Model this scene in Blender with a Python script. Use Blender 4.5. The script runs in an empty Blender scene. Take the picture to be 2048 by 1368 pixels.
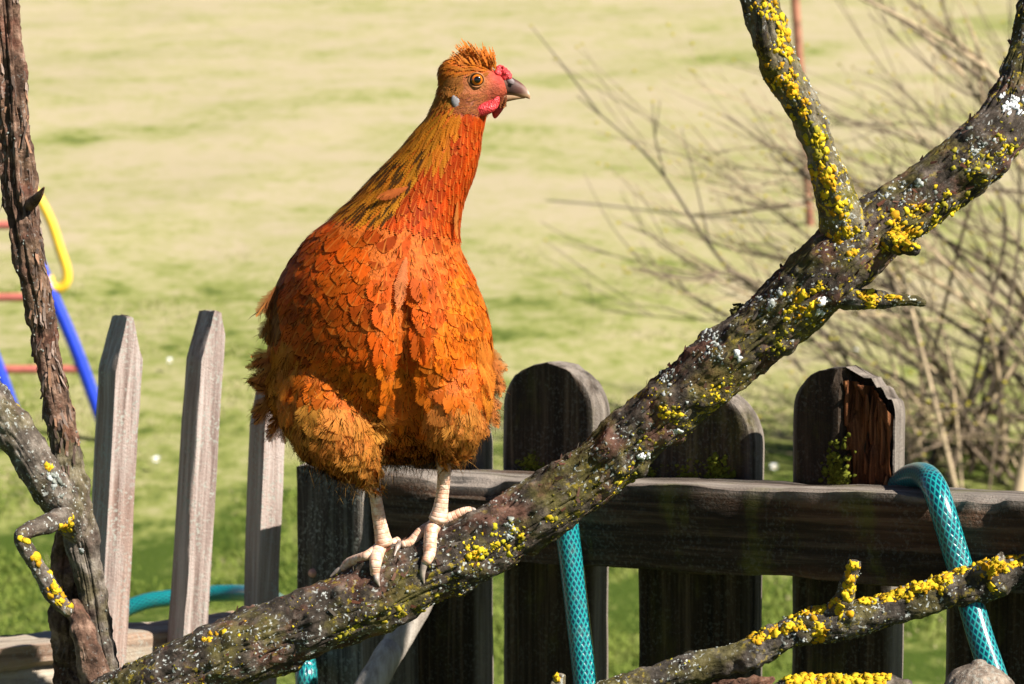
import bpy, bmesh, math, random
import numpy as np
from mathutils import Vector, Matrix
from mathutils.bvhtree import BVHTree

random.seed(7)
rng = np.random.default_rng(7)
R = math.radians
sc = bpy.context.scene
col = sc.collection

# ---------------------------------------------------------------- camera
LENS, PITCH, CAMZ = 100.0, R(4.0), 1.26
cam_d = bpy.data.cameras.new('camera')
cam = bpy.data.objects.new('camera', cam_d)
col.objects.link(cam)
cam.location = (0, 0, CAMZ)
cam.rotation_euler = (math.pi / 2 - PITCH, 0, 0)
cam_d.lens, cam_d.sensor_width = LENS, 36.0
cam_d.clip_start, cam_d.clip_end = 0.05, 3000
cam_d.dof.use_dof = True
cam_d.dof.focus_distance = 2.07
cam_d.dof.aperture_fstop = 18.0
sc.camera = cam

# ---------------------------------------------------------------- light
SUN = Vector((0.62, -0.43, 0.66)).normalized()
world = bpy.data.worlds.new('World')
sc.world = world
world.use_nodes = True
wn = world.node_tree
sky = wn.nodes.new('ShaderNodeTexSky')
sky.sky_type = 'NISHITA'
sky.sun_disc = False
sky.altitude, sky.air_density, sky.dust_density = 900, 0.6, 0.3
sky.sun_elevation = math.asin(SUN.z)
sky.sun_rotation = math.atan2(SUN.x, SUN.y)
wn.links.new(sky.outputs[0], wn.nodes['Background'].inputs[0])
wn.nodes['Background'].inputs[1].default_value = 0.05
sun_d = bpy.data.lights.new('sun', 'SUN')
sun_d.energy, sun_d.angle, sun_d.color = 5.0, R(0.53), (1.0, 0.94, 0.84)
sun = bpy.data.objects.new('sun', sun_d)
col.objects.link(sun)
sun.rotation_euler = SUN.to_track_quat('Z', 'Y').to_euler()
sun.location = (3, -2, 5)

sc.view_settings.view_transform = 'Standard'
sc.view_settings.look = 'None'
sc.view_settings.gamma = 1.0
sc.view_settings.use_curve_mapping = False
sc.view_settings.exposure = 1.1
sc.render.engine = 'CYCLES'
sc.cycles.use_denoising = True
sc.cycles.max_bounces = 5
sc.cycles.diffuse_bounces = 3
sc.cycles.transparent_max_bounces = 4

# ---------------------------------------------------------------- picture <-> place
K = 36.0 / LENS / 2048.0
FWD = Vector((0, math.cos(PITCH), -math.sin(PITCH)))
UP = Vector((0, math.sin(PITCH), math.cos(PITCH)))
CAM = Vector((0, 0, CAMZ))

def Q(px, py, Y):
    """the point at distance Y in front of the camera seen at photo pixel (px, py)"""
    d = Vector((1, 0, 0)) * ((px - 1024) * K) + UP * ((684 - py) * K) + FWD
    return CAM + d * (Y / d.y)

def proj(p):
    v = Vector(p) - CAM
    d = v.dot(FWD)
    return 1024 + v.x / d / K, 684 - v.dot(UP) / d / K

def gz(x, y):
    """height of the ground: level by the fence, then a meadow that climbs"""
    y = np.asarray(y, float)
    t = np.clip((y - 5.5) / 3.0, 0, None)
    soft = np.where(t < 1, t * t * 0.5, t - 0.5) * 3.0
    return soft * 0.13 - 0.03 * np.clip((y - 90) / 400, 0, 1) * 0

# ---------------------------------------------------------------- noise
def _h(i, j, k, s):
    n = (i.astype(np.int64) * 374761393 + j.astype(np.int64) * 668265263 + k.astype(np.int64) * 2147483647 + s * 974711) & 0xffffffff
    n = ((n ^ (n >> 13)) * 1274126177) & 0xffffffff
    n = ((n ^ (n >> 16)) * 2246822519) & 0xffffffff
    return ((n ^ (n >> 15)) & 0xffffff) / float(0xffffff)

def vnoise(P, s=0):
    P = np.asarray(P, float)
    I = np.floor(P).astype(np.int64)
    f = P - I
    f = f * f * f * (f * (f * 6 - 15) + 10)
    i, j, k = I[..., 0], I[..., 1], I[..., 2]
    x, y, z = f[..., 0], f[..., 1], f[..., 2]
    def L(a, b, t): return a + (b - a) * t
    r = L(L(L(_h(i, j, k, s), _h(i + 1, j, k, s), x), L(_h(i, j + 1, k, s), _h(i + 1, j + 1, k, s), x), y),
          L(L(_h(i, j, k + 1, s), _h(i + 1, j, k + 1, s), x), L(_h(i, j + 1, k + 1, s), _h(i + 1, j + 1, k + 1, s), x), y), z)
    return r * 2 - 1

def fbm(P, octv=4, s=0, gain=0.5):
    P = np.asarray(P, float)
    a, t = 1.0, 0.0
    for o in range(octv):
        t = t + a * vnoise(P * (2.03 ** o) + o * 17.3, s + o)
        a *= gain
    return t

# ---------------------------------------------------------------- mesh helpers
def mesh(name, V, F, uv=None, attrs=None, smooth=True):
    V = np.asarray(V, np.float32)
    F = np.asarray(F, np.int32)
    k = F.shape[1]
    me = bpy.data.meshes.new(name)
    me.vertices.add(len(V))
    me.vertices.foreach_set('co', V.ravel())
    me.loops.add(F.size)
    me.loops.foreach_set('vertex_index', F.ravel())
    me.polygons.add(len(F))
    me.polygons.foreach_set('loop_start', np.arange(0, F.size, k, dtype=np.int32))
    if smooth:
        me.polygons.foreach_set('use_smooth', np.ones(len(F), bool))
    if uv is not None:
        l = me.uv_layers.new(name='UVMap')
        l.data.foreach_set('uv', np.asarray(uv, np.float32).ravel())
    for an, (typ, arr) in (attrs or {}).items():
        at = me.attributes.new(an, typ, 'POINT')
        at.data.foreach_set('color' if typ == 'FLOAT_COLOR' else 'value', np.asarray(arr, np.float32).ravel())
    me.update(calc_edges=True)
    me.validate()
    return me

BASE = {}
def thing(name, loc, label, cat, group=None):
    o = bpy.data.objects.new(name, None)
    o.empty_display_size = 0.05
    col.objects.link(o)
    o.location = loc
    BASE[o] = Matrix.Translation(Vector(loc))
    o['label'], o['category'] = label, cat
    if group: o['group'] = group
    return o

def put(name, me, m, parent=None, matrix=None, label=None, cat=None, group=None, kind=None):
    """link a mesh; vertices (or matrix) are in world space, whatever the parent"""
    o = bpy.data.objects.new(name, me)
    col.objects.link(o)
    if m is not None and not len(me.materials): me.materials.append(m)
    M = matrix or Matrix.Identity(4)
    if parent is not None:
        o.parent = parent
        o.matrix_parent_inverse = BASE[parent].inverted()
    o.matrix_basis = M
    BASE[o] = M
    if label: o['label'] = label
    if cat: o['category'] = cat
    if group: o['group'] = group
    if kind: o['kind'] = kind
    return o

def catmull(pts, n_per):
    P = np.asarray(pts, float)
    P = np.vstack([2 * P[0] - P[1], P, 2 * P[-1] - P[-2]])
    out = []
    for i in range(1, len(P) - 2):
        t = np.linspace(0, 1, n_per, endpoint=False)[:, None]
        p0, p1, p2, p3 = P[i - 1], P[i], P[i + 1], P[i + 2]
        out.append(0.5 * ((2 * p1) + (-p0 + p2) * t + (2 * p0 - 5 * p1 + 4 * p2 - p3) * t ** 2 + (-p0 + 3 * p1 - 3 * p2 + p3) * t ** 3))
    out.append(P[-2][None])
    return np.vstack(out)

def tube(pts, rad, nseg=16, step=0.01, disp=None, raw=False, ends=True, flat=1.0):
    """closed tube along a smoothed path -> verts, quads, uv (u round, v metres along)"""
    pr = np.column_stack([np.array([list(p) for p in pts], float), np.asarray(rad, float)])
    c = pr if raw else catmull(pr, 24)
    if not raw:
        d = np.r_[0, np.cumsum(np.linalg.norm(np.diff(c[:, :3], axis=0), axis=1))]
        n = max(3, int(d[-1] / step) + 1)
        s = np.linspace(0, d[-1], n)
        c = np.column_stack([np.interp(s, d, c[:, i]) for i in range(4)])
    C, r = c[:, :3], c[:, 3]
    if ends:
        t0 = (C[0] - C[1]); t0 /= np.linalg.norm(t0)
        t1 = (C[-1] - C[-2]); t1 /= np.linalg.norm(t1)
        a = [(0.02, 0.55), (0.45, 0.5), (0.8, 0.32)]
        C = np.vstack([[C[0] + t0 * r[0] * q for _, q in a], C, [C[-1] + t1 * r[-1] * q for _, q in a[::-1]]])
        r = np.r_[[r[0] * k for k, _ in a], r, [r[-1] * k for k, _ in a[::-1]]]
    n = len(C)
    T = np.gradient(C, axis=0)
    T /= np.linalg.norm(T, axis=1)[:, None] + 1e-12
    N = np.zeros_like(T)
    ref = np.array([0, 1.0, 0]) if abs(T[0][1]) < 0.9 else np.array([1.0, 0, 0])
    v = ref - T[0] * ref.dot(T[0]); N[0] = v / np.linalg.norm(v)
    for i in range(1, n):
        v = N[i - 1] - T[i] * N[i - 1].dot(T[i])
        N[i] = v / (np.linalg.norm(v) + 1e-12)
    B = np.cross(T, N)
    a = np.arange(nseg) / nseg * 2 * math.pi
    D = N[:, None] * np.cos(a)[None, :, None] + B[:, None] * np.sin(a)[None, :, None] * flat
    S = np.r_[0, np.cumsum(np.linalg.norm(np.diff(C, axis=0), axis=1))]
    V = C[:, None] + D * r[:, None, None]
    if disp is not None:
        fade = np.clip(r / (np.median(r) * 0.5), 0, 1)
        V = V + D * (disp(V, a[None, :] + 0 * S[:, None], S[:, None] + 0 * a[None, :], r[:, None]) * fade[:, None])[..., None]
    i, j = np.meshgrid(np.arange(n - 1), np.arange(nseg), indexing='ij')
    j2 = (j + 1) % nseg
    F = np.stack([i * nseg + j, i * nseg + j2, (i + 1) * nseg + j2, (i + 1) * nseg + j], -1).reshape(-1, 4)
    U = np.stack([np.stack([j / nseg, S[i]], -1), np.stack([(j + 1) / nseg, S[i]], -1),
                  np.stack([(j + 1) / nseg, S[i + 1]], -1), np.stack([j / nseg, S[i + 1]], -1)], 2).reshape(-1, 2)
    return V.reshape(-1, 3), F, U

def merge(parts):
    Vs, Fs, Us, o = [], [], [], 0
    for V, F, U in parts:
        Vs.append(V); Fs.append(F + o); Us.append(U); o += len(V)
    return np.vstack(Vs), np.vstack(Fs), np.vstack(Us)

def bvh_of(parts):
    V, F, _ = merge(parts)
    return BVHTree.FromPolygons([tuple(v) for v in V], [tuple(int(q) for q in f) for f in F])

# ---------------------------------------------------------------- material helpers
class NT:
    def __init__(s, name, rough=0.7, spec=0.3):
        s.m = bpy.data.materials.new(name)
        s.m.use_nodes = True
        s.t = s.m.node_tree
        s.b = s.t.nodes['Principled BSDF']
        s.b.inputs['Roughness'].default_value = rough
        s.b.inputs['Specular IOR Level'].default_value = spec
    def n(s, typ, **kw):
        nd = s.t.nodes.new('ShaderNode' + typ)
        for k, v in kw.items():
            if k.startswith('_'): setattr(nd, k[1:], v)
            else:
                key = int(k[1:]) if k[0] == 'i' and k[1:].isdigit() else k.replace('_', ' ')
                s.set(nd.inputs[key], v)
        return nd
    def set(s, inp, v):
        if isinstance(v, bpy.types.NodeSocket): s.t.links.new(v, inp)
        elif isinstance(v, bpy.types.Node): s.t.links.new(v.outputs[0], inp)
        else:
            if isinstance(v, (tuple, list)) and len(v) == 3 and inp.type == 'RGBA': v = (*v, 1)
            inp.default_value = v
    def obj(s): return s.n('TexCoord').outputs['Object']
    def uv(s): return s.n('TexCoord').outputs['UV']
    def scale(s, vec, sx, sy, sz, add=None):
        mp = s.n('Mapping', Vector=vec, Scale=(sx, sy, sz))
        if add is not None: s.set(mp.inputs['Location'], add)
        return mp.outputs[0]
    def noise(s, vec, sc_, detail=5, rough=0.55, dist=0.0):
        return s.n('TexNoise', Vector=vec, Scale=sc_, Detail=detail, Roughness=rough, Distortion=dist).outputs['Fac']
    def ramp(s, fac, stops, interp='LINEAR'):
        r = s.n('ValToRGB', Fac=fac)
        e = r.color_ramp.elements
        r.color_ramp.interpolation = interp
        while len(e) < len(stops): e.new(0.5)
        for q, (p, c) in zip(e, stops):
            q.position = p
            q.color = (*c, 1) if isinstance(c, (tuple, list)) else (c, c, c, 1)
        return r.outputs[0]
    def step(s, fac, a, b):
        return s.n('MapRange', Value=fac, i1=a, i2=b, _interpolation_type='SMOOTHSTEP').outputs[0]
    def math(s, op, a, b=0.0, c=None):
        nd = s.n('Math', _operation=op, i0=a, i1=b)
        if c is not None: s.set(nd.inputs[2], c)
        return nd.outputs[0]
    def mix(s, fac, a, b, blend='MIX'):
        nd = s.t.nodes.new('ShaderNodeMix')
        nd.data_type, nd.blend_type = 'RGBA', blend
        s.set(nd.inputs[0], fac); s.set(nd.inputs[6], a); s.set(nd.inputs[7], b)
        return nd.outputs[2]
    def attr(s, name, out='Color'):
        return s.n('Attribute', _attribute_name=name).outputs[out]
    def base(s, c): s.set(s.b.inputs['Base Color'], c); return s
    def bump(s, h, strength=0.5, dist=0.002):
        b = s.n('Bump', Height=h, Strength=strength, Distance=dist)
        s.set(s.b.inputs['Normal'], b.outputs[0]); return s

def plain(name, c, rough=0.6, spec=0.3, var=0.25, sc_=40):
    t = NT(name, rough, spec)
    nz = t.noise(t.obj(), sc_, 6)
    t.base(t.mix(t.step(nz, 0.3, 0.7), tuple(x * (1 - var) for x in c), tuple(min(1, x * (1 + var)) for x in c)))
    t.bump(t.noise(t.obj(), sc_ * 5, 4), 0.3, 0.001)
    return t.m

def tint_mat(name, rough=0.75, spec=0.25, bump=400, bs=0.4, var=0.35):
    """colour carried by the pieces themselves"""
    t = NT(name, rough, spec)
    nz = t.noise(t.obj(), 260, 4)
    t.base(t.mix(1.0, t.attr('tint'), t.ramp(nz, [(0.25, 1 - var), (0.75, 1.0)]), 'MULTIPLY'))
    t.bump(t.noise(t.obj(), bump, 3), bs, 0.001)
    return t.m

def bark_mat(name, dark, mid, light, red=0.0, olive=0.4, white=0.4, yellow=0.3, grain=1.0):
    t = NT(name, 0.85, 0.2)
    ob = t.obj()
    n1 = t.noise(ob, 75, 9, 0.68)
    c = t.ramp(n1, [(0.30, dark), (0.5, mid), (0.72, light)])
    if red:
        n2 = t.noise(ob, 38, 6, 0.6)
        c = t.mix(t.math('MULTIPLY', t.step(n2, 0.5, 0.64), red), c, t.ramp(n1, [(0.3, (0.05, 0.018, 0.012)), (0.6, (0.20, 0.085, 0.055)), (0.8, (0.36, 0.2, 0.14))]))
    n3 = t.noise(ob, 30, 7, 0.62)
    c = t.mix(t.math('MULTIPLY', t.step(n3, 0.47, 0.62), olive), c, t.ramp(n1, [(0.3, (0.035, 0.03, 0.006)), (0.65, (0.17, 0.145, 0.025))]))
    big = t.noise(ob, 16, 3)
    n4 = t.noise(ob, 330, 3, 0.5)
    c = t.mix(t.math('MULTIPLY', t.math('MULTIPLY', t.step(n4, 0.60, 0.66), t.step(big, 0.40, 0.58)), white), c, (0.50, 0.52, 0.49))
    n5 = t.noise(t.scale(ob, 1, 1, 1, (3, 1, 2)), 210, 4, 0.55)
    big2 = t.noise(t.scale(ob, 1, 1, 1, (5, 2, 9)), 20, 3)
    c = t.mix(t.math('MULTIPLY', t.math('MULTIPLY', t.step(n5, 0.56, 0.62), t.step(big2, 0.44, 0.60)), yellow), c, (0.46, 0.34, 0.015))
    t.base(c)
    t.bump(t.math('ADD', t.noise(ob, 190, 8, 0.7), t.math('MULTIPLY', n1, 1.5)), 0.9, 0.0022 * grain)
    return t.m

def wood_mat(name, dark, mid, light, axis='z', green=0.0, speck=0.0, red=0.0, bump=0.7, edge=0.0):
    t = NT(name, 0.85, 0.2)
    ob = t.obj()
    rnd = t.n('ObjectInfo').outputs['Random']
    off = t.n('CombineXYZ', X=t.math('MULTIPLY', rnd, 7.0), Y=t.math('MULTIPLY', rnd, 3.0), Z=t.math('MULTIPLY', rnd, 11.0)).outputs[0]
    k = (1, 1, 0.035) if axis == 'z' else (0.035, 1, 1)
    g = t.scale(ob, *k, add=off)
    n1 = t.noise(g, 190, 8, 0.65, 0.3)
    n2 = t.noise(g, 45, 5, 0.6, 0.6)
    f = t.math('ADD', t.math('MULTIPLY', n1, 0.55), t.math('MULTIPLY', n2, 0.45))
    c = t.ramp(f, [(0.34, dark), (0.5, mid), (0.66, light)])
    if red:
        n3 = t.noise(t.scale(ob, *( (1, 1, .2) if axis == 'z' else (.2, 1, 1)), add=off), 26, 4)
        c = t.mix(t.math('MULTIPLY', t.step(n3, 0.48, 0.62), red), c, t.ramp(f, [(0.35, (0.09, 0.03, 0.015)), (0.65, (0.36, 0.17, 0.09))]))
    if green:
        n4 = t.noise(t.scale(ob, 1, 1, 0.5, off), 22, 6, 0.65)
        c = t.mix(t.math('MULTIPLY', t.step(n4, 0.52, 0.66), green), c, t.ramp(n1, [(0.3, (0.05, 0.05, 0.01)), (0.7, (0.20, 0.19, 0.03))]))
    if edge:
        c = t.mix(t.math('MULTIPLY', t.attr('edge', 'Fac'), t.math('MULTIPLY', t.step(n2, 0.25, 0.6), edge)), c, t.ramp(f, [(0.35, (0.14, 0.115, 0.095)), (0.6, (0.34, 0.295, 0.255))]))  # paler grey faces: sunlit tone put into the colour along with bleaching
    if speck:
        n5 = t.noise(ob, 320, 4, 0.55)
        n6 = t.noise(ob, 24, 3)
        c = t.mix(t.math('MULTIPLY', t.math('MULTIPLY', t.step(n5, 0.53, 0.60), t.step(n6, 0.36, 0.6)), speck), c, (0.34, 0.35, 0.31))
    t.base(c)
    t.bump(t.math('ADD', f, t.math('MULTIPLY', t.noise(ob, 500, 3), 0.25)), bump, 0.0042)
    return t.m

# ================================================================= ground
STRAW, GREEN = np.array((0.36, 0.31, 0.165)), np.array((0.15, 0.19, 0.03))

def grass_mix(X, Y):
    """0 = straw, 1 = fresh green, deepened close by for shadow on the lawn"""
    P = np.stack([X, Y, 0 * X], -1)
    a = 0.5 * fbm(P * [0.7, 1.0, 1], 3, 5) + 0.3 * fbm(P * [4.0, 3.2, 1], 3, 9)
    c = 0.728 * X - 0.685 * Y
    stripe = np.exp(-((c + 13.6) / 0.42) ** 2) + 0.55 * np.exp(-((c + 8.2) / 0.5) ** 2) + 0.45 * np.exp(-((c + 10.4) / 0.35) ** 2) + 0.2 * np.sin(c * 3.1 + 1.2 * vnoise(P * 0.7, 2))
    near = np.clip((13.5 - Y) / 5.5, 0, 1)  # greener close by, also standing in for shadows cast on the lawn
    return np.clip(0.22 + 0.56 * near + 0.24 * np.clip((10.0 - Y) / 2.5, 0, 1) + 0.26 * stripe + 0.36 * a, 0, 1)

def build_ground():
    ys = np.r_[np.linspace(-30, 3, 20), np.linspace(3.2, 40, 240), np.geomspace(40.5, 900, 60)]
    xs = np.r_[-np.geomspace(600, 5, 30), np.linspace(-4.9, 4.9, 120), np.geomspace(5, 600, 30)]
    X, Y = np.meshgrid(xs, ys)
    Z = gz(X, Y) + 0.02 * fbm(np.stack([X, Y, 0 * X], -1) * 0.8, 3, 3) * np.clip((Y - 3) / 4, 0, 1)
    V = np.stack([X, Y, Z], -1).reshape(-1, 3)
    m, n = X.shape
    i, j = np.meshgrid(np.arange(m - 1), np.arange(n - 1), indexing='ij')
    F = np.stack([i * n + j, i * n + j + 1, (i + 1) * n + j + 1, (i + 1) * n + j], -1).reshape(-1, 4)
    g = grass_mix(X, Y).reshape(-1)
    t = NT('meadow', 0.9, 0.1)
    ob = t.obj()
    fine = t.noise(t.scale(ob, 1.0, 0.8, 1), 12, 5, 0.7)
    mid = t.noise(t.scale(ob, 1.15, 0.8, 1), 3.2, 5, 0.7)
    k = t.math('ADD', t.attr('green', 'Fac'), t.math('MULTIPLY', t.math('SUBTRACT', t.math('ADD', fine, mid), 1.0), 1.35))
    c = t.ramp(k, [(0.05, (0.385, 0.325, 0.205)), (0.40, (0.325, 0.30, 0.142)), (0.70, (0.205, 0.225, 0.060)), (1.0, (0.05, 0.08, 0.010))])  # darkest green carries lawn shade in the colour
    t.base(c)
    t.bump(t.math('ADD', fine, t.noise(ob, 60, 5, 0.7)), 0.4, 0.03)
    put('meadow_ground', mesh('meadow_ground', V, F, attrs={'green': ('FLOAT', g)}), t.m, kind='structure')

def build_grass():
    N = 170000
    Y = 4.6 * np.exp(rng.random(N) * math.log(14 / 4.6))
    X = (rng.random(N) * 2 - 1) * (0.20 * Y + 0.55)
    Z = gz(X, Y) + 0.02 * fbm(np.stack([X, Y, 0 * X], -1) * 0.8, 3, 3) * np.clip((Y - 3) / 4, 0, 1)
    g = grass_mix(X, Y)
    cl = 0.6 + 0.8 * np.clip(vnoise(np.stack([X, Y, 0 * X], -1) * 3.1, 4), -0.6, 1)
    h = (0.014 + 0.028 * rng.random(N)) * cl * np.clip(1.45 - Y / 10.5, 0.10, 1)
    w = 0.0018 * (0.6 + Y / 7)
    a = rng.random(N) * 2 * math.pi
    lean = h * (0.4 + 0.9 * rng.random(N))
    la = rng.random(N) * 2 * math.pi
    b = np.stack([X, Y, Z - 0.003], -1)
    s = np.stack([np.cos(a) * w, np.sin(a) * w, 0 * a], -1)
    tip = b + np.stack([np.cos(la) * lean, np.sin(la) * lean, h], -1)
    V = np.stack([b - s, b + s, tip], 1).reshape(-1, 3)
    F = np.arange(3 * N).reshape(-1, 3)
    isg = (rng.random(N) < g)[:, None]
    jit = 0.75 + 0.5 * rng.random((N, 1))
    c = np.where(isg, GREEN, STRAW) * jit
    c = np.repeat(np.column_stack([c, np.ones(N)]), 3, 0)
    t = NT('grass_blade', 0.7, 0.2)
    t.base(t.attr('tint'))
    put('meadow_grass', mesh('meadow_grass', V, F, attrs={'tint': ('FLOAT_COLOR', c)}, smooth=False), t.m, kind='stuff',
        label='short spring grass, straw coloured and green, covering the meadow', cat='grass')

build_ground()
build_grass()

# ================================================================= lobes: lichen and moss crusts
def lobes(items, dome=0.5, k=9):
    dome *= 0.17
    """items: (point, normal, radius, rgb) -> one mesh of small domed, crinkled lobes"""
    n = len(items)
    P = np.array([list(i[0]) for i in items]); Nn = np.array([list(i[1]) for i in items])
    r = np.array([i[2] for i in items]); C = np.array([i[3] for i in items])
    up = np.where(np.abs(Nn[:, 2:3]) < 0.9, [[0, 0, 1.0]], [[1.0, 0, 0]])
    T = np.cross(up, Nn); T /= np.linalg.norm(T, axis=1)[:, None] + 1e-9
    B = np.cross(Nn, T)
    a = (np.arange(k) / k * 2 * math.pi)[None] + rng.random((n, 1)) * 6
    rr = r[:, None] * (0.45 + 1.0 * rng.random((n, k)))
    mid = P[:, None] + (T[:, None] * np.cos(a)[..., None] + B[:, None] * np.sin(a)[..., None]) * rr[..., None] + Nn[:, None] * (r[:, None] * dome * (0.35 + 0.6 * rng.random((n, k))))[..., None]
    low = P[:, None] + (mid - P[:, None]) * 0.8 - Nn[:, None] * (r[:, None, None] * (dome + 0.4))
    top = P + Nn * (r * dome * (0.5 + 0.5 * rng.random(n)))[:, None]
    V = np.concatenate([top[:, None], mid, low], 1)
    w = 1 + 2 * k
    o = np.arange(n)[:, None] * w
    j = np.arange(k)[None]; j2 = (j + 1) % k
    f1 = np.stack([o + 0 * j, o + 1 + j, o + 1 + j2], -1).reshape(-1, 3)
    f2 = np.stack([o + 1 + j, o + 1 + k + j, o + 1 + k + j2], -1).reshape(-1, 3)
    f3 = np.stack([o + 1 + j, o + 1 + k + j2, o + 1 + j2], -1).reshape(-1, 3)
    c = np.repeat(np.column_stack([C, np.ones(n)]), w, 0)
    return mesh('lobes', V.reshape(-1, 3), np.vstack([f1, f2, f3]), attrs={'tint': ('FLOAT_COLOR', c)}, smooth=False)

M_LICHEN = tint_mat('lichen', 0.85, 0.15)
YEL, ORA, OLI = (0.64, 0.45, 0.018), (0.60, 0.31, 0.012), (0.28, 0.24, 0.02)
GRY, WHT, GRN = (0.24, 0.255, 0.225), (0.42, 0.445, 0.43), (0.07, 0.085, 0.012)

def cast(bv, px, py):
    d = (Q(px, py, 2.0) - CAM).normalized()
    h = bv.ray_cast(CAM, d)
    return (h[0], h[1]) if h[0] is not None else None

def crust(bv, px, py, rx, ry, n, cols, size=0.0016, ang=0.0):
    """a crust of n lobes on a surface round the spot seen at a photo pixel"""
    out = []
    ca, sa = math.cos(ang), math.sin(ang)
    sd = rng.integers(1000)
    n = int(n * 0.68); size *= 1.35
    for _ in range(n * 3):
        if len(out) >= n: break
        u, v = rng.normal() * 0.5, rng.normal() * 0.5
        x, y = px + rx * u * ca - ry * v * sa, py + rx * u * sa + ry * v * ca
        if vnoise(np.array([[x / 13.0, y / 13.0, 0.5]]), int(sd))[0] < -0.15: continue
        h = cast(bv, x, y)
        if h is None: continue
        c = np.array(cols[rng.integers(len(cols))]) * (0.75 + 0.45 * rng.random())
        out.append((h[0], h[1], size * (0.3 + 1.25 * rng.random() ** 2), np.clip(c, 0, 0.9)))
    return out

def specks(V, F, n, cols, size, seed, freq=30.0, thr=0.1, face=None):
    """small lobes scattered all over a surface, gathered in noisy patches"""
    c = V[F].mean(1)
    a, b, d = V[F[:, 0]], V[F[:, 1]], V[F[:, 2]]
    nn = np.cross(b - a, d - a)
    ar = np.linalg.norm(nn, axis=1)
    nn = nn / (ar[:, None] + 1e-12)
    w = ar * (fbm(c * freq, 3, seed) > thr)
    if face is not None: w = w * np.clip(nn @ np.array(face) + 0.35, 0, 1)
    if w.sum() <= 0: return []
    idx = rng.choice(len(F), n, p=w / w.sum())
    return [(c[i] + rng.normal(size=3) * 0.0006, nn[i], size * (0.3 + 0.8 * rng.random()),
             np.array(cols[rng.integers(len(cols))]) * (0.7 + 0.5 * rng.random())) for i in idx]

# ================================================================= fence planks
def plank_mesh(w, th, L, top, seed, dz=0.004, wear=0.0012, notch=None):
    """x across, y thick (front is -y), z along; top(z) gives (left, right) half widths"""
    zs = np.r_[np.arange(0, L - 0.07, 0.02), np.linspace(L - 0.07, L, int(0.07 / dz * 1.6))]
    cr = 0.0028
    ring = []
    nf = 16
    for q in np.linspace(-1, 1, nf): ring.append((q, -1, 0))
    for q in (-0.5, 0.5): ring.append((1, q, 0))
    for q in np.linspace(1, -1, nf): ring.append((q, 1, 0))
    for q in (0.5, -0.5): ring.append((-1, q, 0))
    ring = np.array(ring)
    V = []
    for z in zs:
        l, r = top(z)
        hx = np.where(ring[:, 0] < 0, l, r)
        x = ring[:, 0] * np.maximum(hx, 0.0004)
        y = ring[:, 1] * th / 2
        corner = (np.abs(ring[:, 0]) > 0.999) & (np.abs(ring[:, 1]) > 0.999)
        x = np.where(corner, x - np.sign(x) * np.minimum(cr * 0.55, np.abs(x)), x)
        y = np.where(corner, y - np.sign(y) * cr * 0.55, y)
        V.append(np.stack([x, y, np.full(len(ring), z)], -1))
    V = np.array(V)
    nz = fbm(V * [90, 90, 9], 4, seed) * wear + fbm(V * [14, 14, 5], 2, seed + 3) * wear
    V[..., 1] += nz * np.sign(ring[None, :, 1])
    V[..., 0] += 0.7 * fbm(V * [40, 40, 12], 3, seed + 5) * wear * np.sign(ring[None, :, 0]) * (np.abs(ring[None, :, 0]) > 0.9)
    V[-6:, :, 2] += (fbm(V[-6:] * [120, 60, 0], 3, seed + 8) * wear * 1.2)
    if notch is not None: V = notch(V, ring, zs)
    m, n = V.shape[:2]
    i, j = np.meshgrid(np.arange(m - 1), np.arange(n), indexing='ij')
    j2 = (j + 1) % n
    F = np.stack([i * n + j, i * n + j2, (i + 1) * n + j2, (i + 1) * n + j], -1).reshape(-1, 4)
    V = V.reshape(-1, 3)
    # close both ends with strips front to back
    ends = []
    for o in (0, (m - 1) * n):
        for q in range(nf - 1):
            a, b, c, d = o + q, o + q + 1, o + (2 * nf + 2) - 1 - q - 1, o + (2 * nf + 2) - 1 - q
            ends.append((a, b, c, d) if o else (d, c, b, a))
        b0, b1 = o + nf - 1, o + nf + 2
        ends.append((b0, o + nf, o + nf + 1, b1)); ends.append((o + 2 * nf + 2 + 1, o, o + 2 * nf + 1, o + 2 * nf + 2))
    ed = np.clip((np.abs(ring[:, 0]) - 0.93) / 0.07, 0, 1)[None, :] * np.ones((m, 1))  # narrow sides, coloured paler as if catching the sun
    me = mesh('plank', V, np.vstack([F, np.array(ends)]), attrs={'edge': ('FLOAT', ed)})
    me.set_sharp_from_angle(angle=R(38))
    return me

def line_solver(O, phi, off):
    """points on a vertical plane (origin O, heading phi, offset along its front normal) by photo column"""
    d = Vector((math.cos(phi), math.sin(phi), 0))
    nrm = Vector((math.sin(phi), -math.cos(phi), 0))
    def at(px, z=0.9):
        lo, hi = -1.5, 1.5
        for _ in range(50):
            m = (lo + hi) / 2
            p = O + d * m + nrm * off; p.z = z
            if proj(p)[0] < px: lo = m
            else: hi = m
        p = O + d * lo + nrm * off
        return Vector((p.x, p.y, 0)), lo
    return at

def z_at(px, py, p):
    """height at which a vertical through p is seen at photo row py"""
    lo, hi = -0.5, 3.0
    for _ in range(50):
        m = (lo + hi) / 2
        if proj((p.x, p.y, m))[1] > py: lo = m
        else: hi = m
    return lo

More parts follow.
